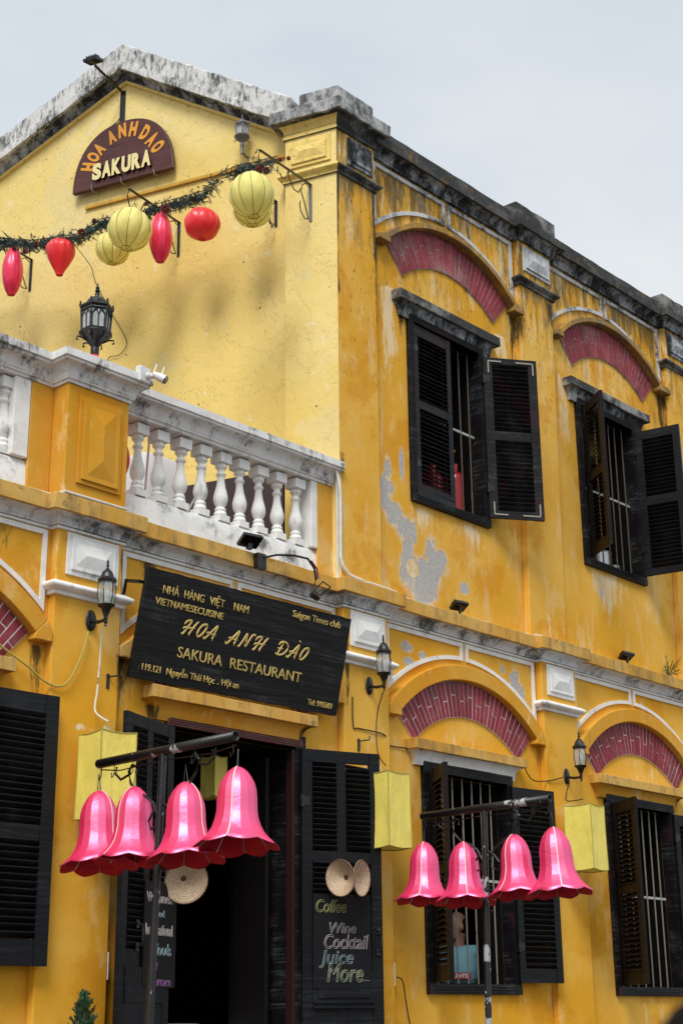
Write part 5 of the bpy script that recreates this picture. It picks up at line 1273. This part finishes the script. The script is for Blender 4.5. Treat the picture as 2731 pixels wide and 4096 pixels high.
cable([(-1.64, .4, 5.2), (-1.55, .4, 5.38), (-1.42, .4, 5.62), (-1.37, .4, 5.9)], .009, 'conduit', 'white cable hanging behind the middle balusters')

# things inside the windows
def cyl(p, r, h, label):
    o = empty('gas_cylinder', p, label, 'gas cylinder', 'red gas cylinders in the corner upper window')
    mb = MB(); mb.lathe([(r*.85, 0), (r*.97, .02), (r, .05), (r, h*.72), (r*.95, h*.8), (r*.7, h*.86), (r*.25, h*.88), (.01, h*.88)], 24); mb.build('body', M['cyl'], o, smooth=True, ang=50)
    mb = MB(); mb.lathe([(r*.5, h*.86), (r*.52, h), (r*.48, h), (r*.46, h*.86)], 20); mb.build('collar', M['cyl'], o, smooth=True)
    mb = MB(); mb.tube([(0, 0, h*.87), (0, 0, h*.95)], .015, 8); mb.tube([(-.03, 0, h*.96), (.03, 0, h*.96)], .012, 8); mb.build('valve', M['black_metal'], o, smooth=True)
    return o
cyl((1.70, .26+.05, 5.985), .105, .60, 'red gas cylinder standing just behind the bars of the corner upper window')
cyl((1.47, .40, 5.985), .105, .56, 'red gas cylinder half hidden behind the closed shutter leaf')
o = empty('orange_handle', (1.72, .30, 6.72), 'orange rubber grip poking up behind the bars above the gas cylinder', 'handle'); mb = MB(); mb.tube([(-.06, 0, .0), (.08, 0, .0)], .018, 10, rs=[.02, .017]); mb.build('grip', M['orange'], o, smooth=True)
mb = MB(); mb.tube([(.08, 0, 0), (.13, .02, -.25), (.13, .02, -.70)], .008, 6); mb.build('rod', M['black_metal'], o)
def pot(p, r, h, label):
    o = empty('cooking_pot', p, label, 'pot', 'aluminium pots in the far upper window')
    mb = MB(); mb.lathe([(.01, 0), (r*.92, 0), (r*.98, .01), (r, h), (r*1.05, h+.004), (r*1.05, h+.010), (r*.97, h+.008), (r*.4, h+.03), (.012, h+.035)], 28); mb.build('body', M['alu'], o, smooth=True, ang=40)
    mb = MB(); mb.tube([(r, 0, h*.7), (r+.03, .02, h*.72), (r+.03, -.02, h*.72), (r, -.02, h*.7)], .004, 5); mb.build('handle', M['alu'], o)
pot((4.02, .26, 5.985), .145, .21, 'large aluminium pot on the sill of the far upper window')
pot((4.30, .24, 5.985), .07, .13, 'small lidded aluminium pot beside the large one on the sill')
# dim table inside the doorway
o = empty('dining_table', (-1.35, 1.3, .75), 'table with a pale cloth deep inside the dark doorway', 'table')
mb = MB(); mb.lathe([(.50, .1), (.48, .7), (.47, .86), (.001, .865)], 40, fn=clothr); mb.build('cloth', M['cloth'], o, smooth=True, ang=50)
for x in (-.3, .3):
    for y in (-.3, .3):
        mb = MB(); mb.box(x-.025, x+.025, y-.025, y+.025, 0, .84); mb.build('leg', M['brown_dado'], o)

# ------------------------------------------------------------------ plants
PT = empty('potted_conifer', (-3.32, -.80, .13), 'tip of a small green conifer in front of the pilaster by the door', 'plant')
rnd = random.Random(3); mb = MB(); st = MB(); st.tube([(0, 0, .25), (0, 0, 1.6)], .012, 6)
for k in range(330):
    z = rnd.uniform(.5, 1.63); rad = (1.68-z)*.30+.015; a = rnd.uniform(0, 2*PI)
    base = Vector((0, 0, z-.04)); tip = Vector((math.cos(a)*rad*rnd.uniform(.4, 1.), math.sin(a)*rad*rnd.uniform(.4, 1.), z+rad*.75*rnd.uniform(.6, 1.2)))
    st.tube([base, tip], .002, 3)
    for j in range(26):
        f = rnd.uniform(.25, 1.02); p = base.lerp(tip, f); d = ((tip-base).normalized()+Vector((rnd.gauss(0, .45), rnd.gauss(0, .45), rnd.gauss(.15, .4)))).normalized(); s_ = d.cross(Vector((rnd.random(), rnd.random(), rnd.random()))).normalized()*.0035
        ln = rnd.uniform(.015, .035); mb.add([p-s_, p+s_, p+d*ln*.6+s_*.8, p+d*ln, p+d*ln*.6-s_*.8], [(0, 1, 2, 3, 4)])
mb.build('foliage', M['leaf'], PT, fix=False); st.build('trunk', M['brownstem'], PT)
mb = MB(); mb.lathe([(.11, 0), (.15, .28), (.165, .28), (.165, .31), (.14, .31), (.13, .27), (.01, .26)], 20); mb.build('pot', M['rooftile'], PT, smooth=True)
def sprig(p, n, r, label, leafs=.02, name='weed_plant', down=False):
    o = empty(name, p, label, 'plant'); mb = MB(); st = MB()
    for k in range(n):
        d = Vector((rnd.gauss(0, 1), rnd.gauss(-.5, .4), abs(rnd.gauss(.9, .5))*(-.3 if down else 1))).normalized(); L = r*rnd.uniform(.5, 1)
        e = d*L+Vector((0, 0, .02)); st.tube([Vector((0, 0, 0)), d*L*.5+Vector((0, 0, .02)), e], .0018, 4)
        for j in range(9):
            q = (d*L*.5).lerp(e, rnd.random()*1.2-.1)+Vector((rnd.gauss(0, .01), rnd.gauss(0, .01), rnd.gauss(0, .01))); u = Vector((rnd.gauss(0, 1), rnd.gauss(0, 1), rnd.gauss(0, 1))).normalized(); w_ = u.cross(Vector((0, .3, 1))).normalized()*leafs*.3
            mb.add([q, q+u*leafs*.5+w_, q+u*leafs, q+u*leafs*.5-w_], [(0, 1, 2, 3)])
    mb.build('leaves', M['leaf2'], o, fix=False); st.build('stems', M['brownstem'], o)
sprig(Vector((4.72, -.05, 4.963)), 22, .22, 'small green weed growing on the cornice ledge at the right edge')
o = empty('leafy_twig', (5.3, -.3, 7.40), 'single green leaf on a twig reaching in from the right edge', 'plant')
mb = MB(); mb.tube([(.6, -.1, .15), (.2, -.03, .03), (-.05, 0, .0)], .004, 5); mb.build('stem', M['brownstem'], o)
mb = MB(); mb.add([(-.05, 0, 0), (-.18, -.05, .03), (-.34, -.05, -.05), (-.20, .03, -.06)], [(0, 1, 2, 3)]); mb.add([(.1, 0, .02), (0, -.05, .12), (-.1, -.08, .16), (0, .02, .06)], [(0, 1, 2, 3)]); mb.build('leaf', M['leaf2'], o, fix=False)

# ------------------------------------------------------------------ people
def person(loc, rz_, label, tee, skin, hair, hgt=1.72, logo=False, balding=False, turn=0.):
    o = empty('person', loc, label, 'person', rot=(0, 0, rz_)); s_ = hgt/1.75; o.scale = (s_, s_, s_)
    def blob(mb, c, r, n=16):      # ellipsoid
        P = [(max(1e-3, math.sin(i/10*PI)), -math.cos(i/10*PI)) for i in range(11)]; o_ = len(mb.v); mb.lathe(P, n)
        for i in range(o_, len(mb.v)): v = mb.v[i]; mb.v[i] = (c[0]+v[0]*r[0], c[1]+v[1]*r[1], c[2]+v[2]*r[2])
    def limb(mb, pts, rs):
        mb.tube(pts, .1, 14, rs=rs)
        for p, r in zip(pts, rs): blob(mb, p, (r, r, r), 14)
    b = MB()     # faces +X; head centre 1.62
    blob(b, (0, 0, 1.64), (.098, .076, .112)); blob(b, (.035, 0, 1.585), (.062, .055, .075)); blob(b, (.075, 0, 1.535), (.028, .028, .024))
    b.add([(.085, 0, 1.655), (.118, 0, 1.60), (.09, .018, 1.60), (.09, -.018, 1.60), (.085, 0, 1.59)], [(0, 1, 2), (0, 3, 1), (1, 4, 2), (1, 3, 4), (0, 2, 4, 3)]); blob(b, (.103, 0, 1.607), (.017, .015, .013), 10)
    blob(b, (.083, 0, 1.675), (.018, .045, .010), 10); blob(b, (.092, 0, 1.571), (.011, .024, .006), 10); blob(b, (.090, 0, 1.559), (.011, .020, .007), 10)
    for q in (-1, 1): blob(b, (-.005, q*.078, 1.615), (.018, .010, .032), 10)
    limb(b, [(-.02, 0, 1.56), (-.025, 0, 1.44)], [.058, .062])
    limb(b, [(-.02, -.14, 1.40), (-.02, .14, 1.40)], [.062, .062]); blob(b, (0, 0, 1.25), (.115, .165, .20)); blob(b, (0, 0, 1.04), (.105, .145, .16)); blob(b, (0, 0, .93), (.115, .165, .12))
    for q in (-1, 1):
        limb(b, [(-.02, q*.19, 1.39), (-.03, q*.235, 1.12), (.04, q*.24, .88)], [.052, .042, .027])
        blob(b, (.055, q*.24, .82), (.028, .016, .045))
        for f in range(4): limb(b, [(.04+f*.013, q*.24, .79), (.045+f*.013, q*.238, .755-(.01 if f in (1, 2) else 0)), (.038+f*.012, q*.233, .725-(.012 if f in (1, 2) else 0))], [.009, .008, .007])
        limb(b, [(.08, q*.235, .83), (.098, q*.228, .80), (.10, q*.224, .775)], [.010, .009, .008])
        limb(b, [(0, q*.09, .90), (.01, q*.10, .48), (-.01, q*.10, .09)], [.085, .058, .038]); blob(b, (.06, q*.10, .045), (.12, .045, .04))
    def tw(v):
        f = min(1, max(0, (v[2]-1.44)/.10))*turn; return (v[0]*math.cos(f)-v[1]*math.sin(f), v[0]*math.sin(f)+v[1]*math.cos(f), v[2])
    b.v = [tw(v) if v[2] > 1.44 and abs(v[1]) < .13 and abs(v[0]) < .13 else v for v in b.v]
    m = b.build('body', skin, o, smooth=True, ang=180)
    r = m.modifiers.new('join', 'REMESH'); r.mode = 'VOXEL'; r.voxel_size = .008; r.use_smooth_shade = True
    q_ = m.modifiers.new('soft', 'SMOOTH'); q_.iterations = 2
    c = MB(); limb(c, [(-.02, -.15, 1.395), (-.02, .15, 1.395)], [.074, .074]); blob(c, (0, 0, 1.25), (.130, .182, .21)); blob(c, (0, 0, 1.02), (.125, .168, .20)); blob(c, (-.02, 0, 1.43), (.07, .08, .03))
    for q in (-1, 1): limb(c, [(-.02, q*.185, 1.39), (-.028, q*.225, 1.20)], [.064, .062])
    m = c.build('shirt', tee, o, smooth=True, ang=180); r = m.modifiers.new('join', 'REMESH'); r.mode = 'VOXEL'; r.voxel_size = .012; r.use_smooth_shade = True
    m.modifiers.new('soft', 'SMOOTH').iterations = 3
    c = MB(); blob(c, (0, 0, .92), (.128, .178, .12))
    for q in (-1, 1): limb(c, [(0, q*.09, .88), (.01, q*.10, .48), (-.01, q*.10, .10)], [.097, .072, .062])
    m = c.build('trousers', M['denim'], o, smooth=True, ang=180); r = m.modifiers.new('join', 'REMESH'); r.mode = 'VOXEL'; r.voxel_size = .015; r.use_smooth_shade = True
    for q in (-1, 1):
        c = MB(); blob(c, (.086, q*.031, 1.645), (.009, .013, .007), 10); c.v = [tw(v) for v in c.v]; c.build('eye', M['bulb'], o, smooth=True)
    c = MB()
    if balding: blob(c, (-.03, 0, 1.63), (.088, .080, .095))
    else: blob(c, (-.018, 0, 1.665), (.100, .087, .108))
    c.v = [tw(v) for v in c.v]
    m = c.build('hair', hair, o, smooth=True)
    if logo:
        mb = MB(); mb.prism([(-.095, -.02), (-.05, -.027), (0, -.022), (.05, -.027), (.095, -.02), (.095, .03), (-.095, .03)], -.002, .002, lambda p, y: Vector((p[0], y, p[1])))
        lg = mb.build('chest_print', M['tee_red'], o, loc=(.148, 0, 1.20), rot=(0, 0, PI/2))
        text_mesh('lettering', "LEVI'S", M['plastic'], lg, w=.13, h=.032, ext=.002, bold=.03, loc=(-.065, -.0025, -.012))
    return o
# man behind the barred window, turned to the left of the frame, chest towards the street
pw = person((1.90, .62, .78), -2.4, 'man in a light blue t-shirt with red print behind the barred corner window', M['tee'], M['skin'], M['hair'], 1.74, logo=True, balding=True, turn=-1.15)
# passer-by right in front of the lens: only the crown of the head enters the frame
person((-7.880, -7.300, .006), 1.0, 'dark haired passer-by whose blurred crown fills the bottom right corner', M['denim'], M['skin'], M['hair'], 1.60)
